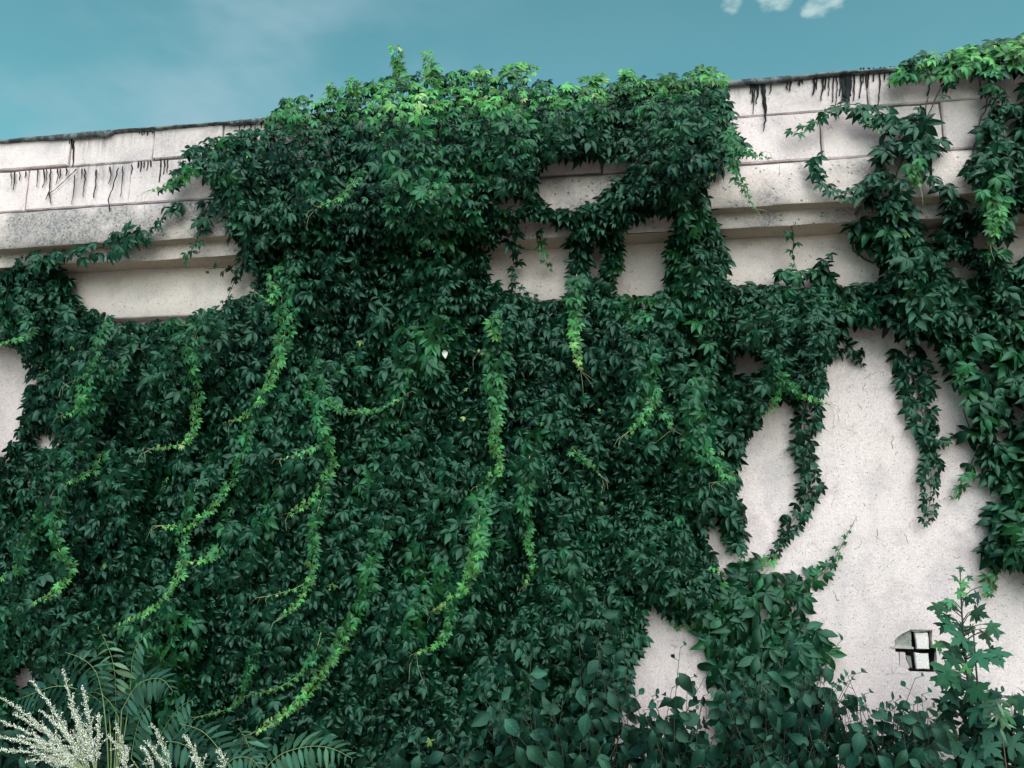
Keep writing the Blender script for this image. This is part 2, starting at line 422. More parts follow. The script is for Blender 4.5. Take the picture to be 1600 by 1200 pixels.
# roofing felt cap, its lip of uneven depth
lip = [(-2500, 9), (-300, 8), (0, 6), (40, 8), (110, 12), (172, 14), (178, 2), (240, 3), (242, 5), (300, 3), (355, 3), (360, 7), (430, 8), (700, 12), (1000, 12), (1125, 11), (1236, 10), (1248, 6), (1300, 4), (1380, 4), (1430, 6), (1475, 8), (1600, 7), (2300, 8)]
xs = np.arange(X0, X1, .025)
fpx = np.interp(xs, at(np.array([p for p, _ in lip]), 180, .42)[:, 0] if True else 0, [p for p, _ in lip])
dep = np.interp(fpx, [p for p, _ in lip], [q for _, q in lip]) * .0030 + (fbm(xs * 14, xs * 0) - .5) * .008
top = Z_TOP - .003 + (fbm(xs * 2.2 + 9, xs * 0 + 4) - .5) * .016 + (fbm(xs * 11 + 9, xs * 0 + 8) - .5) * .008
yo = -.42 - (fbm(xs * 5, xs * 0 + 2) - .5) * .012
P = np.array([np.stack([xs, yo * 0 + .56, top + .004], -1), np.stack([xs, yo + .03, top + .003], -1), np.stack([xs, yo, top - .001], -1), np.stack([xs, yo, top - np.maximum(dep, .005)], -1), np.stack([xs, yo + .016, top - np.maximum(dep, .005) - .002], -1), np.stack([xs, yo + .05, top - .02], -1)])
b_ = len(xs)
Fq = np.array([[q * b_ + i + 1, q * b_ + i, (q + 1) * b_ + i, (q + 1) * b_ + i + 1] for q in range(5) for i in range(b_ - 1)])
mesh_obj('felt_cap', P.reshape(-1, 3), Fq, M['felt'], wall, False)

# tar drips that ran down the blocks
def drip(par, pts, w=2.2, off=None):
    o = (O_BL + .006) if off is None else off
    pts = np.array(pts, float)
    nseg = max(3, int(np.abs(np.diff(pts[:, 1])).sum() / 6) + 2)
    tt = np.linspace(0, 1, nseg); cum = np.concatenate([[0], np.cumsum(np.hypot(*np.diff(pts, axis=0).T))]); cum /= cum[-1]
    px = np.interp(tt, cum, pts[:, 0]) + np.array([random.uniform(-.9, .9) for _ in tt]); py = np.interp(tt, cum, pts[:, 1])
    P = at(px, py, o)
    r = np.array([w * .5 * (1 - .45 * u) * random.uniform(.75, 1.3) for u in tt]) * .0056
    a = Acc(); a.tube(P, r, n=6, flat=.55); a.build('tar_drip', M['tar'], par)
TL = [(50, 222, 226), (62, 222, 227), (78, 222, 226), (87, 222, 240), (91, 222, 228), (98, 221, 229), (103, 221, 231), (108, 221, 227), (112, 221, 232), (217, 204, 209), (222, 204, 211), (227, 204, 210), (232, 203, 212), (238, 202, 209), (255, 201, 208), (262, 200, 206), (273, 199, 205), (375, 190, 208), (383, 190, 200), (392, 189, 210), (399, 188, 204), (408, 188, 200), (416, 187, 199)]
for x, y0, y1 in TL: drip(c1, [(x, y0 - 3), (x - random.uniform(-1, 2), y1)], random.uniform(1.5, 2.6))
drip(c1, [(115.5, 220), (115, 240), (113, 262)], 2.8); drip(c1, [(243.5, 200), (243, 225), (241, 249)], 3.0)
drip(c1, [(298, 197), (293, 210)], 2.2)
T2 = [(18, 271, 290), (23, 271, 297), (31, 271, 282), (59, 266, 292), (69, 266, 293), (73, 266, 285), (90, 266, 289), (94, 266, 279), (116, 276, 319), (133, 266, 308), (128, 266, 280), (150, 268, 309), (172, 263, 287), (192, 262, 308), (206, 260, 272), (216, 254, 262), (220, 254, 268), (225, 254, 262), (231, 253, 266), (236, 253, 261), (252, 250, 284), (257, 250, 272), (262, 250, 270), (40, 270, 278), (104, 265, 275)]
for x, y0, y1 in T2: drip(c2, [(x, y0 - 2), (x + random.uniform(-1, 1), (y0 + y1) / 2), (x - (y1 - y0) * .09, y1)], random.uniform(1.5, 2.6), O_BL + .012)
drip(c2, [(79, 264), (77, 300), (71, 312)], 2.6, O_BL + .012); drip(c2, [(77, 300), (80, 319)], 2.2, O_BL + .012)
drip(c2, [(185, 262), (176, 295), (169, 310), (171, 330)], 2.4, O_BL + .03)
drip(c2, [(119, 264), (95, 288), (78, 302)], 1.6, O_BL + .012)
TR = [(1174, 127, 145), (1177, 127, 160), (1180, 127, 178), (1183, 127, 162), (1186, 127, 150), (1204, 126, 146), (1231, 125, 140), (1236, 125, 142), (1250, 123, 134), (1255, 123, 131), (1272, 119, 148), (1277, 119, 140), (1285, 118, 157), (1290, 118, 140), (1296, 118, 150), (1303, 117, 160), (1308, 117, 168), (1313, 117, 150), (1317, 116, 166), (1322, 116, 160), (1330, 115, 150), (1336, 115, 157), (1345, 110, 153), (1349, 110, 130), (1357, 110, 138), (1365, 110, 127), (1375, 109, 165), (1382, 109, 125), (1391, 108, 137), (1397, 108, 130), (1452, 106, 150), (1469, 104, 120), (1475, 104, 118), (1498, 102, 131), (1509, 101, 113), (1405, 108, 124), (1420, 107, 128), (1436, 106, 122), (1540, 98, 115), (1566, 95, 118)]
for x, y0, y1 in TR: drip(c1, [(x, y0 - 4), (x + random.uniform(-1.5, 1), y0 * .4 + y1 * .6), (x - (y1 - y0) * .06, y1)], random.uniform(1.6, 3.2))
drip(c1, [(1191, 125), (1194, 150), (1196, 178)], 5.5); drip(c1, [(1196, 176), (1196, 188), (1192, 205)], 2.2, O_BL + .012)
drip(c1, [(1324, 115), (1324, 140), (1324, 168)], 6.5); drip(c1, [(1327, 115), (1328, 150)], 5); drip(c1, [(1318, 116), (1319, 152)], 4)

# broken vent opening with blocks set in it
vent = Acc()
def wbox(x0, y0, x1, y1, o0, o1=None, jit=.002, b=.004):
    p, q = at(x0, y0, 0), at(x1, y1, 0)
    vent.box((p[0], -o0, q[2]), (q[0], -(o0 - .022 if o1 is None else o1), p[2]), b, jit)
mid = lambda *pts: [at(x, y, 0) for x, y in pts]
vp = vent; vent = Acc(); wbox(1396, 983, 1466, 1050, -.12, -.18); recess = vent.build('vent_opening', M['tar'], wall)  # near-black recess: the shade of the gaps is put into its colour
def slab(name, pts, off, depth, mat):
    c = [at(x, y, 0) for x, y in pts]; nn = len(c)
    V = [(p[0], -off, p[2]) for p in c] + [(p[0], -off + depth, p[2]) for p in c]
    Fs = [list(range(nn))] + [[(i + 1) % nn, i, nn + i, nn + (i + 1) % nn] for i in range(nn)]
    mesh_obj(name, np.array(V), Fs, mat, recess, False)
vent = Acc(); wbox(1431.5, 989.5, 1454, 1015.5, -.016, jit=.003); wbox(1431.5, 1021.5, 1455, 1046.5, -.014, jit=.003); vent.build('infill_block', M['white'], recess, False)
slab('broken_render', [(1394, 1011), (1394, 1003), (1404, 995), (1412, 991), (1425, 986), (1426, 1011), (1410, 1010)], -.016, .02, M['rubble'])
slab('ledge', [(1393, 1012.5), (1391, 1010), (1402, 1008), (1427, 1011), (1427, 1014), (1405, 1013)], .006, .03, M['cornice'])
slab('lintel', [(1421, 984), (1427, 979), (1450, 978), (1457, 983), (1456, 986), (1429, 988)], -.004, .1, M['rubble'])
slab('plaster_patch', [(1394, 1003), (1394, 980), (1422, 980), (1421, 985), (1410, 990), (1403, 995)], .001, .05, M['stucco'])
slab('plaster_patch', [(1457, 981), (1468, 981), (1468, 1012), (1458, 1012), (1456, 1000)], .002, .05, M['stucco'])
slab('plaster_patch', [(1394, 1018), (1404, 1019.5), (1405, 1040), (1394, 1052)], .001, .03, M['stucco'])
slab('plaster_patch', [(1394, 1052), (1405, 1040.3), (1418, 1044), (1423, 1052)], .002, .03, M['stucco'])
slab('pier', [(1406.5, 1019.5), (1415, 1020), (1416, 1030), (1421, 1041), (1422, 1045), (1406.5, 1040)], -.006, .03, M['block'])
slab('pier', [(1464, 1020), (1468, 1019), (1468, 1050), (1462, 1050)], -.006, .03, M['block'])
slab('splinter', [(1418.5, 1026), (1426, 1027), (1428.5, 1046), (1424, 1043)], -.03, .02, M['rubble'])

# ------------------------------------------------------------------ leaves
def leaflet(L=1., W=.42, wide=.45, droop=.3, fold=.12, ang=0., serr=0.):
    ts = np.array([.0, .22, .45, .70, 1.0]); v = []; lat = []
    prof = np.interp(ts, [0, wide * .5, wide, .75, 1.0], [0.0, .72, 1.0, .62, 0]) * W * .5
    for t in ts: v.append((0, t * L, -droop * t * t * L)); lat.append(0)
    for sg in (-1, 1):
        for t, h in zip(ts[1:4], prof[1:4]):
            v.append((sg * h * L, (t + .02) * L, (-droop * t * t + fold * h / (W * .5) * W) * L)); lat.append(1)
    f = []
    for o, sg in ((5, -1), (8, 1)):
        tri = [(0, 1, o), (1, 2, o + 1), (1, o + 1, o), (2, 3, o + 2), (2, o + 2, o + 1), (3, 4, o + 2)]
        f += tri if sg == 1 else [t[::-1] for t in tri]
    v = np.array(v); c, s = math.cos(ang), math.sin(ang)
    v = np.stack([v[:, 0] * c + v[:, 1] * s, -v[:, 0] * s + v[:, 1] * c, v[:, 2]], -1)
    return v, np.array(f), np.array(lat, float)
def palmate(r):
    V, Fs, Lt = [], [], []; b = 0
    n = 5 if r.random() < .8 else 3
    angs = [0, 44, -44, 98, -98][:n]; lens = [1, .95, .95, .72, .72]
    for a, l in zip(angs, lens):
        v, f, lt = leaflet(l * r.uniform(.85, 1.1), r.uniform(.38, .52), r.uniform(.45, .58), r.uniform(.15, .6), r.uniform(.05, .22), R(a + r.uniform(-14, 14)))
        v[:, 2] += r.uniform(-.05, .05)
        V.append(v); Fs.append(f + b); Lt.append(lt); b += len(v)
    V = np.concatenate(V)
    return V, np.concatenate(Fs), np.concatenate(Lt)
def single(W, wide, d0, d1):
    def g(r): return leaflet(1, W * r.uniform(.88, 1.12), wide, r.uniform(d0, d1), r.uniform(.03, .2), 0)
    return g
MAPLE = [(0, .02), (.10, -.05), (.28, -.14), (.50, -.10), (.38, .04), (.30, .14), (.50, .20), (.78, .36), (.92, .56), (.66, .56), (.54, .66), (.28, .46), (.24, .60), (.34, .84), (.18, .86), (0, 1.25)]
def maple(r):
    pts = MAPLE + [(-x, y) for x, y in MAPLE[-2:0:-1]]
    v = [(0, .36, .03)] + [(x * r.uniform(.92, 1.08), y, 0) for x, y in pts]
    v = np.array(v); d = r.uniform(.1, .35)
    v[:, 2] -= d * (v[:, 0] ** 2 + .6 * np.maximum(v[:, 1], 0) ** 2) - .1 * np.abs(v[:, 0])
    n = len(pts); f = np.array([(0, (i + 1) % n + 1, i + 1) for i in range(n)])
    lat = np.ones(len(v)); lat[0] = 0; lat[16] = .1; lat[1] = 0
    return v, f, lat
def bud(r):
    v = np.array([(0, 0, 0), (.5, .5, .1), (-.5, .5, .1), (0, .5, .55), (0, .5, -.4), (0, 1, 0)]) * r.uniform(.8, 1.2)
    f = np.array([(0, 1, 3), (0, 3, 2), (0, 2, 4), (0, 4, 1), (5, 3, 1), (5, 2, 3), (5, 4, 2), (5, 1, 4)])
    return v, f, np.ones(6)
rv = random.Random(3)
VAR = {'creeper': [palmate(rv) for _ in range(16)], 'dogwood': [single(rv.uniform(.5, .72), .45, .1, 1.0)(rv) for _ in range(14)],
       'lance': [single(.27, .32, .2, .75)(rv) for _ in range(8)], 'maple': [maple(rv) for _ in range(6)], 'bud': [bud(rv) for _ in range(4)]}
def unit(a): return a / (np.linalg.norm(a, axis=-1, keepdims=True) + 1e-9)

def leaves(name, parent, kind, P, A, N, S, youth, mat, rnd=None):
    """one mesh of many leaves: base P, axis A (towards the tip), face normal N, size S"""
    P = np.asarray(P, float); A = np.asarray(A, float); N = np.asarray(N, float)
    n = len(P); S = np.broadcast_to(S, (n,)); youth = np.broadcast_to(youth, (n,))
    N = unit(N); A = unit(A - N * (A * N).sum(1, keepdims=True)); B = np.cross(A, N)
    rnd = rng.random(n) if rnd is None else rnd
    pick = rng.integers(0, len(VAR[kind]), n)
    Vs, Fs, Cs = [], [], []; b = 0
    for q, (tv, tf, tl) in enumerate(VAR[kind]):
        i = np.nonzero(pick == q)[0]
        if len(i) == 0: continue
        sc = S[i][:, None, None]
        v = P[i][:, None, :] + sc * (tv[None, :, 0:1] * B[i][:, None, :] + tv[None, :, 1:2] * A[i][:, None, :] + tv[None, :, 2:3] * N[i][:, None, :])
        k_ = len(tv)
        c = np.ones((len(i), k_, 4)); c[..., 0] = rnd[i][:, None]; c[..., 1] = youth[i][:, None]; c[..., 2] = tl[None]; c[..., 3] = np.clip(tv[None, :, 1], 0, 1)
        Vs.append(v.reshape(-1, 3)); Cs.append(c.reshape(-1, 4))
        Fs.append((tf[None] + (np.arange(len(i)) * k_)[:, None, None] + b).reshape(-1, 3)); b += len(i) * k_
    return mesh_obj(name, np.concatenate(Vs), np.concatenate(Fs), mat, parent, True, np.concatenate(Cs))

# ------------------------------------------------------------------ where the creeper grows
def inside(poly, X, Y):
    c = np.zeros(X.shape, bool); n = len(poly)
    for i in range(n):
        x0, y0 = poly[i]; x1, y1 = poly[(i + 1) % n]
        if y0 == y1: continue
        t = ((y0 > Y) != (y1 > Y)) & (X < (x1 - x0) * (Y - y0) / (y1 - y0) + x0)
        c ^= t
    return c
VB_Z = [0, 2.3, 2.9, 3.1, 3.40, 3.46, 3.54, 3.575, 4.46, 4.7]
VB_O = [.02, .03, .10, .14, .17, .32, .34, .43, .43, .36]
WP_Z = [0, 3.09, 3.10, 3.465, 3.475, 3.57, 3.58, 3.86, 3.875, 5]
WP_O = [0, 0, .10, .10, .30, .30, .41, .41, .385, .385]
def ridge(px, py):
    """hanging folds of the curtain: streams of shoots falling down and, in the left half, drifting left"""
    k_ = np.interp(px, [-200, 300, 700, 1000, 2000], [.42, .48, .40, .05, -.05]) * np.clip((py - 250) / 300, 0, 1)
    w = px + k_ * (py - 500)
    return np.clip(fbm(w / 42 + 13, py / 330 + 3, 2) * 2.6 - .95, 0, 1)
def thick(px, py):
    gap = 1 - .72 * np.exp(-((px - 905) / 130) ** 2 - ((py - 330) / 120) ** 2) - .6 * np.exp(-((px - 30) / 130) ** 2 - ((py - 460) / 70) ** 2)
    return gap * (.07 + .22 * np.clip(fbm(px / 62 + 3, py / 110 + 7, 3) * 2.8 - .9, 0, 1) + .20 * ridge(px, py))
def off_at(px, py, t, wallonly=False):
    o = np.full(np.shape(px), .2)
    for _ in range(4):
        z = at(px, py, o)[..., 2]
        o = np.interp(z, WP_Z if wallonly else VB_Z, WP_O if wallonly else VB_O) + t
    return o

MAIN = [(-700, 520), (-300, 500), (0, 432), (40, 420), (75, 405), (105, 425), (118, 470), (150, 492), (180, 508), (235, 508), (300, 500), (340, 486), (352, 475), (385, 470), (395, 440), (378, 425), (372, 395), (352, 372), (345, 340), (330, 312), (318, 290), (300, 282), (282, 300), (262, 318), (240, 322), (238, 312), (268, 272), (290, 240), (330, 220), (400, 206), (428, 180), (440, 160), (500, 152), (540, 140), (600, 126), (650, 118), (700, 114), (760, 114), (800, 118), (850, 130), (900, 140), (940, 136), (1000, 128), (1060, 120), (1110, 118), (1132, 132), (1142, 165), (1152, 195), (1165, 232), (1158, 252), (1132, 268), (1110, 298), (1110, 330), (1122, 352), (1132, 385), (1145, 428), (1135, 452), (1200, 452), (1300, 455), (1320, 500), (1320, 530), (1300, 580), (1290, 630), (1235, 632), (1205, 630), (1198, 655), (1168, 690), (1158, 730), (1158, 790), (1165, 830), (1165, 880), (1140, 870), (1128, 812), (1108, 815), (1105, 860), (1125, 890), (1125, 930), (1100, 985), (1045, 975), (1012, 955), (1005, 985), (1012, 1005), (990, 1050), (960, 1140), (960, 1300), (-700, 1300)]
HOLES_MAIN = [
 [(846, 294), (857, 276), (885, 264), (940, 265), (974, 265), (970, 282), (948, 298), (928, 318), (900, 324), (868, 330), (854, 322)],
 
 [(768, 432), (792, 372), (825, 362), (884, 366), (892, 440), (880, 470), (842, 474), (818, 462), (796, 456)],
 [(922, 388), (936, 396), (932, 440), (918, 430)],
 [(986, 364), (1046, 350), (1038, 392), (1032, 458), (1000, 466), (956, 462), (984, 420), (978, 388)],
 [(-60, 555), (25, 562), (33, 600), (34, 640), (22, 690), (0, 705), (-60, 690)], [(62, 685), (76, 688), (78, 702), (66, 700)],
 [(1145, 572), (1165, 566), (1195, 570), (1190, 586), (1160, 592)], [(30, 1058), (44, 1060), (46, 1082), (32, 1080)],
 [(1080, 560), (1090, 556), (1092, 566), (1082, 572)],
 [(790, 320), (815, 322), (812, 330), (788, 332)]]
RIGHT = [(1398, 108), (1425, 98), (1500, 84), (1600, 62), (1900, 40), (2100, 40), (2100, 520), (1780, 600), (1640, 560), (1560, 545), (1480, 600), (1462, 552), (1440, 540), (1395, 545), (1380, 522), (1350, 518), (1325, 525), (1310, 500), (1290, 462), (1240, 455), (1200, 455), (1205, 440), (1240, 425), (1270, 430), (1288, 402), (1312, 372), (1318, 335), (1345, 300), (1358, 285), (1366, 255), (1378, 235), (1376, 215), (1392, 198), (1425, 190), (1432, 165), (1428, 145), (1400, 140)]
HOLES_RIGHT = [[(1480, 172), (1512, 182), (1508, 212), (1482, 235), (1460, 212)], [(1492, 132), (1525, 126), (1532, 150), (1510, 158), (1492, 150)],
 [(1430, 302), (1470, 312), (1470, 358), (1440, 362), (1426, 335)], [(1305, 425), (1330, 400), (1350, 398), (1372, 425), (1372, 446), (1310, 448)],
 [(1478, 245), (1500, 240), (1505, 262), (1480, 270)], [(1430, 128), (1470, 120), (1475, 140), (1440, 150)], [(1485, 425), (1520, 430), (1515, 445), (1488, 442)], [(1572, 140), (1600, 130), (1600, 165), (1580, 165)], [(1440, 370), (1452, 372), (1448, 388)], [(1520, 165), (1545, 175), (1540, 205), (1518, 200)], [(1465, 255), (1500, 275), (1492, 300), (1462, 285)], [(1395, 215), (1410, 215), (1408, 240)], [(1500, 310), (1520, 320), (1510, 345)], [(1565, 195), (1590, 205), (1580, 230)]]
COLUMN = [(1462, 540), (1560, 530), (1660, 545), (1790, 560), (1800, 780), (1720, 900), (1640, 930), (1600, 905), (1560, 900), (1538, 885), (1526, 855), (1545, 835), (1556, 805), (1548, 775), (1528, 765), (1525, 712), (1505, 695), (1498, 650), (1478, 600)]
HOLES_COLUMN = [[(1528, 565), (1552, 572), (1546, 594), (1530, 590)], [(1578, 648), (1602, 640), (1604, 682), (1584, 684)], [(1560, 690), (1575, 700), (1562, 716)], [(1500, 640), (1515, 655), (1510, 680)]]

def grow(h, m):
    h = np.array(h, float); c = h.mean(0); d = h - c
    return (c + d * (1 + m / (np.linalg.norm(d, axis=1)[:, None] + 1e-6))).tolist()
def scatter(poly, holes, s, shift, edge=0):
    holes = [grow(h, 5) for h in holes]
    P = np.array(poly); x0, y0 = P.min(0) - 10; x1, y1 = P.max(0) + 10
    X, Y = np.meshgrid(np.arange(x0, x1, s), np.arange(y0, y1, s))
    X = X + rng.uniform(-.6, .6, X.shape) * s; Y = Y + rng.uniform(-.6, .6, Y.shape) * s
    X, Y = X.ravel(), Y.ravel()
    ok = inside(poly, X, Y + shift)
    for h in holes: ok &= ~inside(h, X, Y + shift)
    if edge:
        for dx, dy in ((edge, 0), (-edge, 0), (0, edge), (0, -edge)):
            ok &= inside(poly, X + dx, Y + shift + dy)
            for h in holes: ok &= ~inside(h, X + dx, Y + shift + dy)
    return X[ok], Y[ok]

TOPX = [-700, 0, 430, 1130, 1600, 2100]; TOPY = [282, 222, 185, 130, 88, 45]
def cover(parent, poly, holes, s, size, youth0, name='foliage', edge=7, tmul=1., gaps=0.):
    parts = []
    for lay in (-1, 0, 1):
        sp = s * (1.05, 1.3, 1.06)[lay + 1]
        X, Y = scatter(poly, holes, sp, 17 * size / .085, edge)
        if gaps:
            kp = (fbm(X / 34 + 7, Y / 42 + 3, 2) > gaps) | (Y > 440) | (Y < 120); X, Y = X[kp], Y[kp]
        n = len(X); t = thick(X, Y) * tmul
        # thin towards the edge of the mass
        for e in (16, 34):
            keep = inside(poly, X - e, Y) & inside(poly, X + e, Y) & inside(poly, X, Y + e) & inside(poly, X, Y - e)
            for h in holes: keep &= ~(inside(h, X - e, Y) | inside(h, X + e, Y) | inside(h, X, Y + e) | inside(h, X, Y - e))
            t = np.where(keep, t, t * .6)
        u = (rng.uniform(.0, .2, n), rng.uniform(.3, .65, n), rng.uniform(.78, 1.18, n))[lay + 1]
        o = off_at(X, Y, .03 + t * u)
        P = at(X, Y, o)
        flow = (fbm(X / 130 + 60, Y / 160 + 11) - .5) * 1.8 - np.interp(X, [0, 700, 1000], [.5, .4, 0]) * np.clip((Y - 250) / 300, 0, 1)
        A = np.stack([flow + rng.normal(0, .5, n), -rng.uniform(.0, .5, n), -np.ones(n)], -1)
        N = np.stack([rng.normal(0, .45, n), -np.ones(n), rng.uniform(-.1, 1.1, n)], -1)
        big = fbm(X / 60 + 20, Y / 60 + 5, 2)
        S = size * (.6 + .75 * rng.random(n) ** 1.3) * (.8 + .45 * big) * (1.2 if lay < 1 else 1)
        dtop = Y - np.interp(X, TOPX, TOPY)
        S = S * np.interp(dtop, [10, 80], [.78, 1])
        yo = youth0 + .16 * np.clip(fbm(X / 75 + 5, Y / 110 + 90, 3) * 2.2 - 1.05, 0, 1) + .26 * ridge(X, Y) * np.clip(fbm(X / 140 + 44, Y / 90 + 9, 2) * 2.4 - .7, 0, 1) + np.clip(1 - dtop / 55, 0, 1) * .2 + np.clip(1 - dtop / 20, 0, 1) * .3  # crest leaves paler: young growth plus backlit rim put into the colour
        odd = rng.random(n) < .005; yo = np.where(odd, .85, yo); S = np.where(odd, S * .5, S)
        yo = np.clip(yo + rng.normal(0, .06, n), 0, 1) * (.3, .5, 1)[lay + 1]  # inner layers coloured darker: shade between the leaves put into their tone
        parts.append((P, A, N, S, yo))
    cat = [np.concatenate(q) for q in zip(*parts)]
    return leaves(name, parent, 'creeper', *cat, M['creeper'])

def spline(pts, step):
    p = np.array(pts, float)
    if len(p) == 2: p = np.array([p[0], (p[0] + p[1]) / 2, p[1]])
    q = np.vstack([2 * p[0] - p[1], p, 2 * p[-1] - p[-2]]); out = []
    for i in range(1, len(q) - 2):
        L = np.hypot(*(q[i + 1] - q[i])); m_ = max(2, int(L / step))
        for t in np.arange(m_) / m_:
            out.append(.5 * ((2 * q[i]) + (q[i + 1] - q[i - 1]) * t + (2 * q[i - 1] - 5 * q[i] + 4 * q[i + 1] - q[i + 2]) * t * t + (3 * q[i] - q[i - 1] - 3 * q[i + 1] + q[i + 2]) * t ** 3))
    out.append(p[-1]); return np.array(out)

def stems(parent, paths, mat, r, t, wallonly=True, name='stem'):
    for pts in paths:
        a = Acc(); q = spline(pts, 12); q += rng.normal(0, 1.2, q.shape)
        o = off_at(q[:, 0], q[:, 1], t, wallonly)
        a.tube(at(q[:, 0], q[:, 1], o), r, r * .5)
        a.build(name, mat, parent)

def base_of(pts, o=.1):
    return tuple(at(pts[0][0], pts[0][1], o))

# ---- the great curtain
mc = thing('creeper', 'huge dark green creeper curtain covering most of the wall from the parapet down', 'creeper', (-1.5, -.1, 0))
cover(mc, MAIN, HOLES_MAIN, 10.0, .066, .10, edge=7)
stems(mc, [[(300 + i * 105 + rng.uniform(-40, 40), 1290), (330 + i * 100 + rng.uniform(-50, 50), 900), (360 + i * 95, 620)] for i in range(6)]
      + [[(1060, 180), (1050, 135)], [(1052, 200), (1062, 150), (1070, 128)], [(1075, 190), (1068, 140)]], M['bark'], .008, .03)
# ---- right-hand creepers
rc = thing('creeper', 'leafy creeper spilling over the parapet at upper right with pale wall gaps', 'creeper', base_of([(1520, 470)]))
cover(rc, RIGHT, HOLES_RIGHT, 12.6, .080, .15, edge=7, tmul=.6, gaps=.40)
stems(rc, [[(1500, 500), (1440, 380), (1400, 280), (1450, 180), (1490, 100)], [(1580, 500), (1540, 350), (1520, 240), (1560, 110)], [(1445, 220), (1440, 195), (1452, 150)], [(1390, 430), (1330, 380), (1350, 310), (1390, 240)]], M['bark'], .007, .02)
cc = thing('creeper', 'broad leaved creeper hanging down the right edge over bare stucco', 'creeper', base_of([(1560, 560)]))
cover(cc, COLUMN, HOLES_COLUMN, 15.0, .10, .2, edge=10, tmul=.6)
stems(cc, [[(1500, 520), (1510, 600), (1545, 700), (1570, 800), (1580, 890)], [(1570, 520), (1570, 620), (1600, 760)], [(1540, 760), (1530, 720), (1505, 640)]], M['dark_stem'], .005, .02)

# dry rootlets and tendrils left on the bare stucco
for (x, y) in ((1345, 640), (1352, 600), (1190, 745), (1370, 830), (1300, 790), (1335, 860), (1395, 700), (1500, 870), (1480, 905), (1310, 940), (1180, 800), (1060, 1010), (1350, 590), (1420, 850)):
    ang = rng.uniform(0, 6.28); L_ = rng.uniform(10, 26); q = [(x, y)]
    for _ in range(3):
        ang += rng.uniform(-.7, .7); q.append((q[-1][0] + math.cos(ang) * L_ / 3, q[-1][1] + math.sin(ang) * L_ / 3))
    stems(mc, [q], M['bark'], .0013, .003, name='rootlet')
# ---- single vines with leaves along a stem
def vine(name, label, cat, paths, size=.085, youth=(.1, .2), width=10, sp=9, lift=.03, wallonly=True, group=None, stem='dark_stem', stem_r=.004, taper=.5, extra=0, down=.8, per=1, flat=False):
    if wallonly and max(p[1] for p in paths[0]) < 505: wallonly, flat = False, True
    t = thing(name, label, cat, base_of(paths[0], float(off_at(np.array(paths[0][0][0]), np.array(paths[0][0][1]), lift, wallonly))), group)
    a = Acc(); Ps, As, Ns, Ss, Ys = [], [], [], [], []
    for path in paths:
        q = spline(path, sp); n_ = len(q)
        tt = (0.0 if (wallonly or flat) else thick(q[:, 0], q[:, 1]) * .95 + .02)
        o = off_at(q[:, 0], q[:, 1], lift + tt, wallonly)
        o = np.convolve(np.pad(o, 3, mode='edge'), np.ones(7) / 7, 'valid')
        C = at(q[:, 0], q[:, 1], o)
        a.tube(C, stem_r, stem_r * .4)
        T = unit(np.gradient(C, axis=0)); side = np.cross(T, np.array([0, -1., 0])); side = unit(side)
        for i in range(n_):
            u = i / max(1, n_ - 1)
            for rep in range(per):
                sg = 1 if (i + rep) % 2 else -1
                w = width * (1 - taper * u) * rng.uniform(0, 1)
                Q = at(q[i, 0] + sg * w * side[i, 0] * 1.0, q[i, 1] - sg * w * side[i, 2], o[i] + rng.uniform(.0, .05))
                Ps.append(Q)
                As.append(T[i] * rng.uniform(.1, .7) + side[i] * sg * rng.uniform(.3, 1.0) + np.array([0, -rng.uniform(.05, .5), -down]))
                Ns.append(np.array([rng.normal(0, .35), -1, rng.uniform(.0, .7)]))
                Ss.append(size * (1 - taper * u ** 1.3) * rng.uniform(.75, 1.2))
                Ys.append(np.clip(youth[0] + (youth[1] - youth[0]) * u ** .85 + rng.normal(0, .05), 0, 1))
        if extra:
            e = C[-1]; d = T[-1]
            for _ in range(extra):
                w = np.array([rng.normal(0, .4), -rng.uniform(0, .5), rng.normal(0, .4)])
                pp = [e + d * .0, e + (d + w * .4) * .03, e + (d + w) * .06, e + (d * .7 + w * 1.5 + np.array([0, 0, -.5])) * .08]
                a.tube(np.array(pp), .0016, .0009, n=4)
    a.build('stem', M[stem], t)
    leaves('foliage', t, 'creeper', np.array(Ps), np.array(As), np.array(Ns), np.array(Ss), np.array(Ys), M['creeper'])
    return t

G_H = 'dark strands hanging against the wall'
vine('creeper_runner', 'dark runner creeping left along the moulding under the mottled cornice', 'creeper runner', [[(228, 365), (200, 372), (165, 385), (120, 392), (80, 398), (40, 415), (-20, 435), (-120, 470)], [(200, 372), (180, 362)]], .085, (.2, .1), 12, 7, taper=.1)
vine('hanging_strand', 'short strand hanging off cornice onto the moulding near the left runner', 'hanging vine', [[(330, 310), (318, 340), (308, 375), (290, 408)]], .085, (.1, .3), 10, 8, group=G_H)
vine('hanging_strand', 'small leaf spray reaching down left across the mottled cornice', 'hanging vine', [[(285, 318), (262, 328), (250, 345), (232, 365)]], .08, (.1, .25), 8, 8, group=G_H)
vine('hanging_strand', 'thin strand at the right end of the bare frieze panel, far left', 'hanging vine', [[(385, 400), (372, 425), (362, 450), (352, 472)], [(372, 425), (350, 418), (325, 420)]], .07, (.1, .3), 8, 9, group=G_H)
vine('hanging_strand', 'forked dark strand hanging over the middle of the central frieze gap', 'hanging vine', [[(905, 370), (902, 410), (900, 450), (898, 490)], [(900, 400), (915, 430), (908, 470)]], .085, (.06, .1), 13, 7, group=G_H)
vine('hanging_strand', 'dark strand between two pale frieze gaps, right of the forked strand', 'hanging vine', [[(955, 360), (958, 395), (955, 430), (950, 452)]], .085, (.06, .1), 13, 7, group=G_H)
vine('hanging_strand', 'sparse strand at the left end of the central frieze gap', 'hanging vine', [[(800, 365), (808, 395), (800, 430), (812, 450), (835, 460)]], .08, (.06, .2), 8, 9, group=G_H)
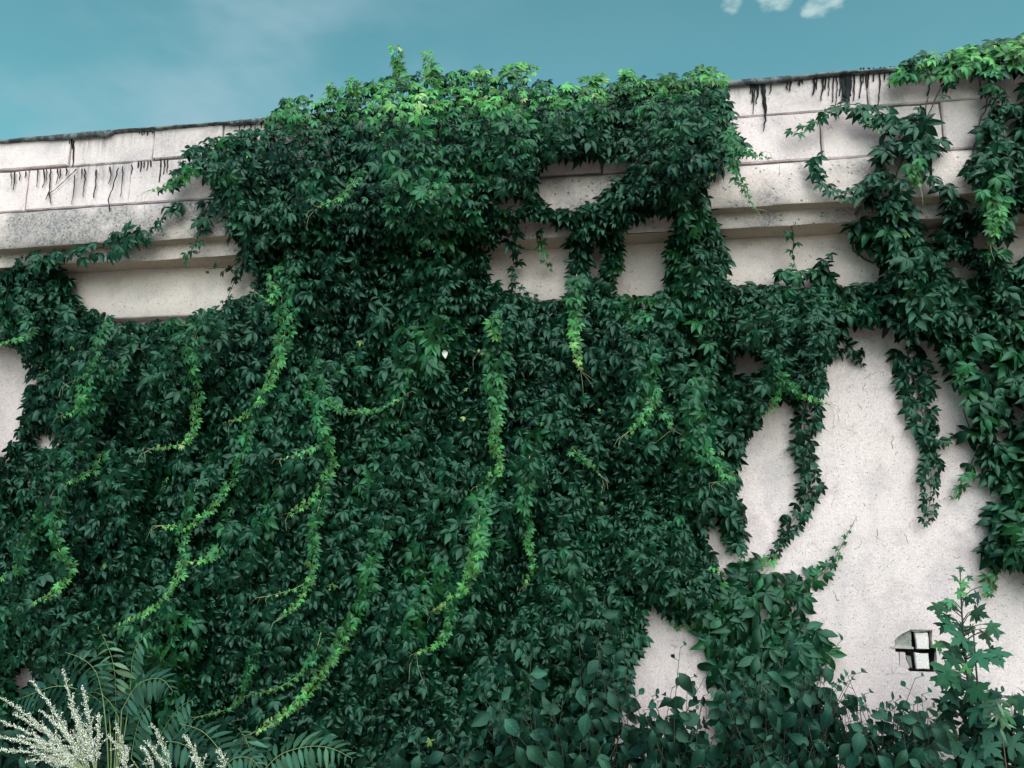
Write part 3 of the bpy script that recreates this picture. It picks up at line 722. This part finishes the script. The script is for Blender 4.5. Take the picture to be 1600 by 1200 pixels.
vine('hanging_strand', 'tiny sprig with green tip dangling inside the central frieze gap', 'hanging vine', [[(842, 360), (846, 385), (850, 405), (862, 420)]], .055, (.3, .6), 6, 8, group=G_H)
vine('hanging_strand', 'long dark strand curving down between the two pale stucco panels', 'hanging vine', [[(1262, 600), (1258, 650), (1256, 700), (1268, 745), (1255, 785), (1235, 820), (1218, 850), (1212, 870)]], .09, (.06, .1), 19, 5.2, taper=.5, group=G_H)
vine('hanging_strand', 'long dark strand tapering down the right side of the big stucco panel', 'hanging vine', [[(1415, 540), (1428, 590), (1440, 640), (1450, 700), (1455, 750), (1452, 790), (1443, 815)]], .092, (.07, .12), 24, 4.6, taper=.62, group=G_H)
vine('hanging_strand', 'small sprig of few leaves dangling alone at the top of the big stucco panel', 'hanging vine', [[(1300, 545), (1322, 545), (1340, 550), (1345, 568)]], .085, (.06, .1), 8, 9, group=G_H)
vine('hanging_strand', 'short side sprig pointing right from the tapering strand on the stucco', 'hanging vine', [[(1450, 690), (1468, 690), (1490, 684)]], .075, (.1, .3), 6, 9, group=G_H)
vine('hanging_strand', 'green sprig trailing beside the right edge creeper on bare stucco', 'hanging vine', [[(1522, 715), (1512, 735), (1502, 755), (1490, 778)]], .07, (.35, .55), 7, 8, group=G_H)
vine('hanging_strand', 'light green tail at the foot of the right edge creeper', 'hanging vine', [[(1565, 880), (1550, 895), (1545, 920), (1542, 930)]], .06, (.4, .6), 7, 8, group=G_H)
vine('hanging_strand', 'thin sparse shoot clinging to bare frieze right of the curtain', 'hanging vine', [[(1236, 345), (1240, 380), (1238, 400), (1246, 425)]], .05, (.3, .35), 6, 13, group=G_H)
vine('hanging_strand', 'leafy tail on the bare cornice left of the upper right creeper', 'hanging vine', [[(1270, 245), (1276, 270), (1290, 290), (1312, 300), (1335, 305)]], .08, (.2, .12), 9, 7, group=G_H)
vine('creeper_runner', 'sparse runner arching left below the tar stained parapet at right', 'creeper runner', [[(1405, 200), (1385, 180), (1345, 165), (1315, 165), (1285, 185), (1262, 195), (1238, 208)], [(1345, 165), (1352, 195)], [(1385, 180), (1370, 200)]], .08, (.22, .4), 8, 9, taper=.45)
vine('creeper_runner', 'yellow green runner along the parapet edge over the tar drips at right', 'creeper runner', [[(1600, 92), (1560, 96), (1520, 104), (1480, 108), (1440, 113), (1405, 120)]], .085, (.35, .62), 11, 6.5, taper=.2)
vine('hanging_strand', 'green lower tail of the curtain beside the narrow stucco panel', 'hanging vine', [[(1140, 790), (1146, 825), (1152, 850), (1163, 875)], [(1135, 800), (1140, 840), (1150, 860)]], .085, (.3, .5), 9, 7, group=G_H)
vine('hanging_strand', 'dark bunch hanging at the curtain corner above the bare frieze at right', 'hanging vine', [[(1080, 340), (1088, 380), (1095, 420), (1085, 455)], [(1105, 350), (1118, 390), (1128, 430)], [(1058, 370), (1050, 420), (1048, 455)]], .09, (.06, .06), 12, 7, group=G_H)

# ---- climbing creeper low on the stucco
cl = vine('creeper', 'large leaved creeper climbing up the stucco left of the vent opening', 'creeper', [[(1190, 1230), (1185, 1100), (1190, 1000), (1180, 930), (1165, 895)], [(1220, 1230), (1240, 1080), (1245, 1000), (1238, 940), (1222, 925)], [(1160, 1230), (1158, 1090), (1145, 1010), (1140, 920)], [(1190, 1000), (1150, 975), (1105, 985)], [(1150, 1050), (1130, 960), (1200, 890)], [(1245, 1000), (1275, 990), (1280, 1020)]], .15, (.12, .28), 26, 14, lift=.04, taper=.25, per=2)
vine('creeper_shoot', 'reddish tipped thin shoot climbing alone up the bare stucco', 'creeper shoot', [[(1228, 920), (1255, 908), (1280, 900), (1300, 880), (1312, 858), (1322, 838), (1331, 822)]], .085, (.25, .38), 9, 8, taper=.85, stem='red_stem', extra=1)
vine('creeper_shoot', 'loop of pale tendrils joining curtain and climbing creeper above the stucco gap', 'creeper shoot', [[(1100, 870), (1115, 895), (1140, 907), (1160, 895), (1185, 880), (1212, 870)]], .055, (.5, .7), 6, 8, taper=.2, stem='pale_stem')
vine('creeper_shoot', 'pale hooked shoot crossing the climbing creeper above the lower stucco gap', 'creeper shoot', [[(1112, 955), (1108, 970), (1085, 978), (1050, 975)]], .05, (.5, .75), 5, 8, taper=.5, stem='pale_stem')

# ---- pale young shoots trailing over the curtain
G_S = 'pale young shoots trailing over the creeper curtain'
SH = [
 ('broad bright shoot ending in a leftward tip left of the curtain middle', [(440, 470), (445, 520), (430, 570), (412, 615), (398, 640), (370, 655)], .08, .3, .85, 14, 4.5),
 ('long shoot sweeping left below the bare frieze panel', [(298, 555), (308, 600), (305, 650), (292, 688), (268, 697), (240, 701)], .07, .35, .85, 9, 6),
 ('shoot curling left just under the broad bright shoot', [(385, 690), (372, 735), (352, 765), (328, 795), (295, 820), (255, 821)], .07, .35, .85, 9, 6),
 ('short twig shoot low in the left half, pointing down left', [(345, 855), (325, 872), (300, 878)], .055, .6, .9, 6, 7),
 ('long thin shoot with white undersides running down left to a pale tip', [(285, 830), (288, 870), (272, 910), (245, 945), (215, 962), (180, 980)], .065, .35, .9, 8, 5.5),
 ('small shoot in the left part beside the bare wall edge, tip to the left', [(160, 705), (150, 730), (130, 740), (100, 757)], .06, .4, .75, 7, 6.5),
 ('shoot with forked bright leaves near the left edge, curving left', [(85, 820), (92, 860), (110, 880), (100, 910), (75, 930), (48, 945)], .075, .45, .85, 10, 6),
 ('tiny shoot cut by the left photo edge', [(32, 888), (18, 895), (-6, 905)], .055, .6, .8, 5, 7),
 ('shoot in two bends with a hooked tip left of centre', [(498, 640), (512, 690), (518, 725), (505, 755), (480, 785), (455, 800)], .075, .4, .85, 10, 5.5),
 ('pale twig branching left from the two bend shoot', [(510, 690), (490, 700), (470, 708), (444, 716)], .045, .7, .95, 5, 8),
 ('garland like shoot hanging in a shallow bow left of centre', [(478, 615), (505, 620), (530, 637), (560, 642), (590, 638), (625, 622)], .055, .5, .85, 6, 5.5),
 ('short yellow tipped shoot below the central frieze gap', [(772, 490), (776, 515), (775, 535), (765, 545), (750, 550)], .072, .55, 1., 8, 5.5),
 ('straight yellow tipped shoot hanging below the forked strand', [(897, 470), (898, 505), (900, 540), (906, 574)], .08, .42, .97, 10, 5.5),
 ('long vertical shoot of neat pale leaves right of the curtain centre', [(770, 580), (776, 620), (772, 665), (775, 705), (780, 732), (755, 755)], .085, .45, .82, 12, 4.5),
 ('leafy shoot below the long vertical one, bending left to yellow tip', [(750, 800), (745, 850), (738, 890), (718, 925), (700, 940), (680, 952)], .08, .38, .92, 13, 4.5),
 ('vertical shoot with curly tendrils beside the leafy yellow tipped shoot', [(818, 770), (822, 810), (826, 850), (834, 885), (822, 910)], .07, .5, .8, 8, 5.5),
 ('small hooked shoot low in the centre pointing left', [(705, 950), (700, 980), (685, 1005), (655, 1018)], .06, .45, .8, 7, 6),
 ('shoot curving left beneath the hooked two bend shoot', [(492, 815), (490, 855), (486, 895), (470, 935), (442, 962)], .065, .45, .85, 8, 6),
 ('bare pale twig left of the lower curving shoot', [(486, 905), (460, 920), (425, 930)], .035, .7, .9, 4, 10),
 ('very long bright shoot arching down left along the bottom', [(570, 920), (545, 980), (515, 1030), (485, 1075), (450, 1110), (400, 1142)], .075, .35, .88, 13, 4.6),
 ('slender shoot reaching left above the long arching one', [(388, 1050), (380, 1080), (362, 1105), (310, 1120)], .055, .45, .8, 6, 7),
 ('bare stalked shoot left of the long arching one', [(492, 1020), (470, 1050), (440, 1072), (395, 1085)], .05, .45, .85, 6, 8),
 ('bushy shoot with pale rosette right of centre', [(1015, 575), (1022, 610), (1012, 640), (1000, 658), (985, 672)], .075, .4, .75, 12, 5),
 ('tiny fresh rosette beside the bushy shoot', [(1035, 640), (1045, 655), (1048, 665)], .06, .5, .7, 6, 7),
 ('little shoot pointing down right in the right half of the curtain', [(893, 698), (905, 712), (918, 722), (936, 740)], .05, .5, .85, 6, 7),
 ('shoot of fresh leaves at the right margin of the curtain over stucco', [(1085, 690), (1105, 710), (1125, 730), (1142, 745), (1122, 752)], .085, .4, .68, 11, 6),
 ('pale shoot pointing right above the narrow stucco panel', [(1210, 585), (1235, 600), (1255, 618), (1290, 630)], .06, .5, .75, 8, 6),
 ('bright drooping shoot at the head of the narrow stucco panel', [(1218, 590), (1215, 615), (1205, 640)], .065, .5, .75, 7, 6.5),
 ('shoot sticking out right over the bare parapet blocks', [(1135, 205), (1150, 230), (1175, 240), (1200, 246)], .065, .4, .6, 7, 6),
 ('thin green shoot hanging down across the mottled cornice at right', [(1140, 240), (1150, 270), (1162, 295), (1178, 322)], .06, .4, .65, 6, 7),
 ('curled shoot in the upper left of the curtain', [(562, 265), (548, 290), (530, 308), (500, 322)], .055, .45, .75, 7, 7),
 ('small shoot high in the middle of the curtain', [(690, 285), (678, 300), (660, 312)], .05, .45, .7, 6, 8),
 ('large yellowish cluster drooping in the upper right creeper', [(1545, 285), (1555, 315), (1552, 345), (1548, 375)], .09, .45, .72, 15, 4),
 ('pale flowering tuft amid the upper right creeper', [(1430, 250), (1430, 268), (1436, 288)], .08, .5, .85, 11, 6),
 ('shoot by the left end of the curtain under the runner', [(155, 530), (145, 560), (132, 585), (105, 600)], .06, .4, .7, 8, 6),
 ('twiggy shoot just above the small left wall gap', [(140, 590), (128, 615), (120, 640), (100, 648)], .06, .4, .75, 8, 6.5),
 ('small shoot under the leftmost leaves of the runner', [(48, 515), (30, 528), (0, 536)], .055, .45, .7, 6, 7),
 ('yellow green tuft in the curtain beside the bare frieze panel', [(430, 415), (428, 440), (424, 470), (405, 460)], .065, .5, .8, 9, 6),
 ('light shoot on the upper left shoulder of the curtain', [(470, 175), (440, 172), (420, 182)], .07, .5, .75, 9, 6),
 ('yellowish shoot hanging left over the cornice from the shoulder', [(300, 260), (280, 278), (255, 292), (238, 296)], .065, .45, .75, 8, 6),
]
for lb, pts, sz, y0, y1, wd, sp in SH:
    L_ = sum(math.dist(a, b) for a, b in zip(pts, pts[1:]))
    if pts[0][1] > 440 and L_ > 90:
        k_ = float(np.interp(pts[0][0], [0, 700, 1000], [.45, .4, .0])); h_ = L_ * .4
        pts = [(pts[0][0] + k_ * h_ * .7, pts[0][1] - h_)] + pts; y0 = .22
    vine('creeper_shoot', lb, 'creeper shoot', [pts], sz * .92, (min(y0, .45), y1 * .95), wd * 1.05, sp * .72, lift=.085, wallonly=False, group=G_S, stem='pale_stem', stem_r=.0028, taper=.68, extra=3)

# ---- sprouts standing up from the parapet against the sky
G_T = 'sprouts standing above the parapet against the sky'
TS = [('tallest upright sprout standing against the sky above the parapet', [(624, 128), (622, 105), (618, 72)], .06, 9, 4.5),
      ('second upright sprout, just right of the tallest one', [(680, 122), (672, 105), (666, 84)], .07, 9, 5.5),
      ('small wispy sprout on the left shoulder of the parapet growth', [(520, 150), (518, 140), (516, 132)], .05, 5, 6),
      ('low rounded sprout left of the tallest sprout', [(556, 142), (550, 132), (545, 126)], .06, 9, 6),
      ('bending sprout with round leaves at the middle of the parapet', [(790, 120), (800, 108), (815, 104), (835, 112)], .07, 9, 6),
      ('pair of pale leaves right of the bending sprout', [(915, 135), (930, 125), (942, 122)], .07, 8, 6),
      ('pale upright sprout near the right end of the curtain top', [(985, 128), (980, 118), (978, 112)], .08, 8, 6),
      ('yellow green sprout leaning over the right end of the curtain top', [(1080, 120), (1100, 112), (1118, 120), (1135, 125)], .07, 9, 6),
      ('whitish sprout on the parapet of the upper right creeper', [(1500, 100), (1512, 88), (1518, 74)], .075, 9, 5),
      ('sprout at the upper right corner of the photo', [(1575, 90), (1590, 80), (1602, 72)], .085, 10, 5)]
for lb, pts, sz, wd, sp in TS:
    t = vine('creeper_sprout', lb, 'sprout', [pts], sz, (.6, .8), wd, sp, lift=.02, wallonly=False, group=G_T, stem='green_stem', stem_r=.003, taper=.4, down=-.25, per=2)

# ------------------------------------------------------------------ plants at the foot of the wall
def foot(px, off):
    p = at(px, 1150, off); return (float(p[0]), -off, 0.0)
def ctrl(a, b, bend=0.):
    a = np.array(a, float); b = np.array(b, float); out = []
    for u in np.linspace(0, 1, 9):
        p = a + (b - a) * u; p[0] += bend * math.sin(u * math.pi); out.append(p)
    return np.array(out)
def shrub(label, px, off, tips, size, youth=.15, up=True):
    b = np.array(foot(px, off)); t = thing('dogwood_shrub', label, 'shrub', tuple(b), 'dogwood shrubs at the wall foot')
    a = Acc(); Ps, As, Ns, Ss, Ys = [], [], [], [], []
    for tx, ty, n_ in tips:
        o = off + rng.uniform(-.15, .15); e = at(tx, ty, o)
        c = ctrl(b + np.array([rng.uniform(-.12, .12), rng.uniform(-.05, .05), 0]), e, rng.uniform(-.08, .08))
        a.tube(c, .0034, .0014)
        vis = np.linalg.norm(e - c[0])
        for i in range(n_):
            u = 1 - (i / n_) * min(.95, (.085 * n_ * .5) / vis + .15)
            j = u * 8; k0 = min(7, int(j)); p = c[k0] + (c[k0 + 1] - c[k0]) * (j - k0)
            ang = i * 2.4 + rng.uniform(-.4, .4); d = np.array([math.cos(ang), math.sin(ang) * .8 - .25, 0])
            pe = p + d * rng.uniform(.012, .035) + np.array([0, 0, .012]); a.tube(np.array([p, pe]), .0016, .0012, n=4)
            Ps.append(pe); As.append(d * (.6 if i < 3 else 1.) + np.array([0, 0, .7 if i < 2 else (.2 if i < 3 else -rng.uniform(-.2, 1.1))])); Ns.append(np.array([d[0] * .5 + rng.normal(0, .25), d[1] * .5 - .8, rng.uniform(.2, .9)]))
            Ss.append(size * rng.uniform(.65, 1.25) * (.55 if i < 2 else 1)); Ys.append(np.clip(youth + rng.normal(0, .12) + (.25 if i < 2 else 0), 0, 1))
    a.build('stem', M['dark_stem'], t)
    leaves('foliage', t, 'dogwood', np.array(Ps), np.array(As), np.array(Ns), np.array(Ss), np.array(Ys), M['dogwood'])
    return t
def tipfan(x0, x1, y0, y1, n, k=9):
    return [(rng.uniform(x0, x1), y0 + (y1 - y0) * rng.random() ** 1.2, k + 5) for _ in range(n)]
shrub('blue green dogwood shrub before the curtain, left of the lower stucco gap', 850, .75, tipfan(735, 990, 1080, 1200, 22) + [(745, 1075, 9), (830, 1020, 8), (770, 1110, 10), (860, 1100, 10)], .10, .2)
shrub('dogwood sprays overhanging the left edge of the lower stucco gap', 950, .6, [(945, 930, 11), (970, 985, 10), (930, 1000, 10), (985, 1010, 8), (955, 1050, 9), (900, 960, 9), (985, 1060, 8)] + tipfan(900, 1000, 1040, 1150, 8), .092, .15)
shrub('dogwood shrub with one tall sprig standing before the lower stucco gap', 1070, .8, [(1063, 1012, 6), (1075, 1060, 8), (1100, 1060, 9), (1020, 1095, 9), (1050, 1075, 9), (1005, 1110, 8)] + tipfan(985, 1140, 1085, 1200, 32), .092, .1)
shrub('dense dogwood shrub at the foot of the climbing creeper', 1225, .8, [(1240, 940, 5), (1190, 1010, 6), (1310, 1005, 7), (1290, 1040, 9), (1300, 1075, 9), (1260, 1050, 10), (1160, 1060, 10), (1210, 1050, 10)] + tipfan(1120, 1335, 1050, 1200, 66), .088, .13)
shrub('dogwood shrub under the vent opening with a nodding sprig', 1385, .85, [(1325, 1058, 9), (1430, 1060, 8), (1350, 1085, 8), (1400, 1095, 9), (1440, 1085, 9)] + tipfan(1320, 1470, 1095, 1200, 48), .088, .15)
shrub('dogwood shrub in the lower right corner behind the maple sapling', 1570, .55, [(1560, 1085, 9), (1590, 1090, 9), (1545, 1110, 9)] + tipfan(1460, 1680, 1090, 1200, 50), .088, .1)
shrub('low dark dogwood along the bottom edge at the centre', 640, .8, tipfan(560, 760, 1160, 1200, 12), .1, .12)

shrub('dark leafy shrub filling the lower left corner behind the cream plumes', 60, .55, tipfan(-140, 420, 1120, 1200, 40, 11), .11, .02)
# maple sapling
mo = .55
b = np.array(foot(1528, mo)); mt = thing('maple_sapling', 'young maple sapling with lobed leaves standing right of the vent opening', 'sapling', tuple(b))
main = np.vstack([b[None], at(np.array([1524, 1514, 1508, 1503, 1500]), np.array([1150, 1080, 1020, 960, 890]), mo)])
a = Acc(); a.tube(main, .011, .003, n=6)
second = np.vstack([b[None] + np.array([[.03, 0, 0]]), at(np.array([1530, 1524, 1520]), np.array([1100, 1030, 975]), mo + .04)]); a.tube(second, .007, .003)
ML = [(1460, 952, 26), (1479, 948, 26), (1481, 985, 34), (1531, 934, 26), (1527, 962, 28), (1550, 982, 26), (1499, 1005, 34), (1543, 998, 32), (1531, 1032, 36), (1560, 1026, 34), (1492, 1030, 42), (1480, 1060, 44), (1522, 1082, 48), (1540, 1150, 44), (1495, 1106, 42), (1529, 1118, 40), (1505, 1135, 40), (1512, 940, 22), (1492, 930, 20), (1505, 915, 18), (1490, 905, 14), (1514, 905, 14), (1500, 890, 12), (1475, 968, 24), (1560, 1090, 34), (1575, 1120, 36), (1470, 1120, 38), (1455, 1150, 40), (1490, 1165, 42), (1580, 1170, 40), (1535, 1175, 42), (1515, 1010, 28), (1510, 985, 26), (1462, 1010, 24), (1520, 1055, 30), (1560, 1145, 42), (1590, 1130, 40), (1600, 1165, 44), (1440, 1175, 38), (1520, 1190, 42), (1475, 1090, 34), (1545, 1110, 36), (1500, 1075, 36), (1468, 1065, 30), (1588, 1100, 34)]
ML += [(x + rng.uniform(-16, 16), y + rng.uniform(-14, 14), s * .75) for x, y, s in ML if s > 24]
Ps, As, Ns, Ss, Ys = [], [], [], [], []
for x, y, s in ML:
    dx = x - 1510; o = mo + rng.uniform(-.12, .2); q = at(x - math.copysign(s * .18, dx), y - s * .32, o)
    zz = np.clip(q[2] - .06, main[0, 2], main[-1, 2]); st = np.array([np.interp(zz, main[:, 2], main[:, 0]), -mo, zz])
    a.tube(np.array([st, (st + q) / 2 + np.array([0, 0, .012]), q]), .003, .0018, n=4)
    Ps.append(q); As.append(np.array([.5 * np.sign(dx) + rng.normal(0, .5), -.4, -.8])); Ns.append(np.array([rng.normal(0, .35), -.9, rng.uniform(.1, .9)]))
    Ss.append(s * .0039 * .60); Ys.append(np.clip(.2 + rng.normal(0, .2) + (.35 if s < 24 else 0), 0, 1))
a.build('trunk', M['dark_stem'], mt)
leaves('foliage', mt, 'maple', np.array(Ps), np.array(As), np.array(Ns), np.array(Ss), np.array(Ys), M['maple'])

# pale variegated weed in the right corner
b = np.array(foot(1556, .9)); t = thing('weed', 'pale whitish young weed stalk right of the maple sapling', 'weed', tuple(b))
e = at(1557, 1092, .9); c = ctrl(b, e, .02); a = Acc(); a.tube(c, .004, .002); a.build('stem', M['red_stem'], t)
m_ = 16; ang = np.arange(m_) * 2.4; up_ = np.repeat(np.arange(m_) / m_, 1)
Pp = e[None] + np.stack([np.cos(ang) * .01, np.sin(ang) * .01, -up_ * .14], -1)
leaves('foliage', t, 'lance', Pp, np.stack([np.cos(ang), np.sin(ang) - .2, .2 - .9 * rng.random(m_)], -1), np.stack([rng.normal(0, .3, m_), -np.ones(m_) * .7, np.ones(m_) * .7], -1), .062, np.full(m_, .68), M['frond'])

# pinnate fronds
def pinnate(label, px, off, fronds, group):
    b = np.array(foot(px, off)); t = thing('sumac_plant', label, 'plant', tuple(b), group)
    for pts, L, y in fronds:
        q = spline(pts, 9); oo = off + rng.uniform(-.1, .1) + np.linspace(0, .12, len(q)); C = at(q[:, 0], q[:, 1], oo)
        a = Acc(); lead = ctrl(b, C[0], .02); a.tube(np.vstack([lead[:-1], C]), .0038, .001)
        f = a.build('frond', M['green_stem'], t)
        T = unit(np.gradient(C, axis=0)); sd_ = unit(np.cross(T, np.array([0, -1., .25])))
        Ps, As, Ns, Ss = [], [], [], []
        for i in range(1, len(q)):
            u = i / (len(q) - 1); ln = L * math.sin(math.pi * (.18 + .78 * u)) ** .7
            for sg in (-1, 1):
                Ps.append(C[i]); As.append(sd_[i] * sg + T[i] * .45 + np.array([0, -.15, -.45]))
                Ns.append(np.array([rng.normal(0, .15) + sg * .15, -.75, .7]) + T[i] * .1); Ss.append(ln * .0033 * rng.uniform(.75, 1.15))
        leaves('leaflets', f, 'lance', np.array(Ps), np.array(As), np.array(Ns), np.array(Ss), np.clip(y + rng.normal(0, .07, len(Ps)), 0, 1), M['frond'])
G_F = 'pinnate leaved sumac plants at the lower left'
pinnate('tall sumac with arching feathery fronds behind the cream plumes', 178, .9, [
    ([(181, 1110), (180, 1060), (174, 1025), (160, 992)], 40, .72), ([(160, 1085), (150, 1050), (130, 1030), (102, 1019)], 34, .42),
    ([(205, 1060), (207, 1030), (216, 1004), (234, 988)], 36, .4), ([(170, 1110), (140, 1085), (90, 1072), (30, 1092)], 58, .1),
    ([(185, 1120), (170, 1095), (150, 1082), (120, 1085)], 44, .08), ([(190, 1110), (215, 1070), (250, 1060), (270, 1080)], 40, .12)], G_F)
pinnate('sumac with dark drooping fronds right of the cream plumes', 262, .85, [
    ([(205, 1185), (212, 1145), (222, 1115), (234, 1102)], 40, .35), ([(250, 1150), (268, 1120), (285, 1102), (300, 1094)], 36, .3),
    ([(362, 1205), (340, 1168), (315, 1142), (280, 1130)], 38, .25), ([(225, 1190), (255, 1160), (290, 1165), (320, 1195)], 40, .2)], G_F)
pinnate('low sumac with blue green fronds, rightmost of the three', 430, .85, [
    ([(396, 1200), (390, 1170), (382, 1150), (372, 1138)], 34, .45), ([(410, 1205), (440, 1178), (485, 1166), (520, 1170), (550, 1185)], 40, .5), ([(340, 1210), (365, 1185), (392, 1185), (405, 1200)], 32, .3)], G_F)

# cream flower plumes
def plumes(label, px, off, tips, group, dens=1.):
    b = np.array(foot(px, off)); t = thing('plume_flower', label, 'flowering plant', tuple(b), group)
    for (bx, by), (tx, ty) in tips:
        e = at(tx, ty, off + rng.uniform(-.05, .15)); s0 = at(bx, by, off); 
        q = np.array([s0 + (e - s0) * u + np.array([0, 0, .03 * math.sin(u * math.pi)]) for u in np.linspace(0, 1, 14)])
        a = Acc(); a.tube(np.vstack([ctrl(b, s0)[:-1], q]), .004, .0012)
        Ps = []
        L = np.linalg.norm(e - s0); T = (e - s0) / L
        nb = int(24 * dens * L / .4) + 8
        for k_ in range(nb):
            u = .1 + .9 * (k_ + rng.random()) / nb; p = s0 + (e - s0) * u + np.array([0, 0, .03 * math.sin(u * math.pi)])
            l2 = (.075 * (1 - u) + .012) * rng.uniform(.5, 1.1); d = unit(T * 1.1 + np.array([rng.normal(0, .42), rng.normal(0, .3), rng.normal(.05, .38)]))
            pe = p + d * l2; a.tube(np.array([p, (p + pe) / 2 + np.array([0, 0, -.004]), pe]), .0012, .0008, n=3)
            m2 = int(l2 / .0034) + 3
            for w_ in np.linspace(.1, 1, m2): Ps.append(p + (pe - p) * w_ + rng.normal(0, .003, 3))
        st = a.build('plume', M['pale_stem'], t); Ps = np.array(Ps); n_ = len(Ps)
        leaves('florets', st, 'bud', Ps, rng.normal(0, 1, (n_, 3)) + np.array([0, -.3, .3]), rng.normal(0, 1, (n_, 3)) + np.array([0, -.8, .3]), rng.uniform(.0040, .0062, n_), np.clip(rng.normal(.75, .2, n_), 0, 1), M['flower'])
G_P = 'cream plume flowers at the lower left'
hub = (135, 1205)
plumes('big cream plume flower cluster spreading in the lower left corner', 135, 1.25, [(hub, (0, 1090)), (hub, (-12, 1122)), (hub, (-10, 1150)), (hub, (-14, 1172)), (hub, (50, 1064)), (hub, (98, 1048)), ((150, 1205), (128, 1072)), ((140, 1205), (62, 1110)), ((150, 1210), (108, 1100)), ((150, 1205), (155, 1115)), (hub, (20, 1115)), ((140, 1210), (40, 1190)), ((150, 1210), (120, 1120)), (hub, (30, 1150)), ((145, 1210), (85, 1130))], G_P, 1.25)
plumes('small cream plume stems right of the big cluster', 215, 1.2, [((200, 1215), (181, 1130)), ((205, 1215), (168, 1150)), ((272, 1215), (235, 1130)), ((262, 1215), (228, 1160)), ((245, 1215), (220, 1168)), ((320, 1215), (287, 1150)), ((355, 1220), (340, 1174)), ((312, 1215), (300, 1188)), ((195, 1215), (198, 1170))], G_P, .7)
# pale dead leaf in the curtain
pt = at(np.array([694.]), np.array([546.]), off_at(np.array([694.]), np.array([546.]), .07 + thick(np.array([694.]), np.array([546.]))))
dl = leaves('dead_leaf', None, 'dogwood', pt, np.array([[.15, 0, -1]]), np.array([[.25, -1, .3]]), .06, 1., M['flower'])
dl['label'] = 'withered whitish leaf caught in the middle of the dark curtain'; dl['category'] = 'dead leaf'
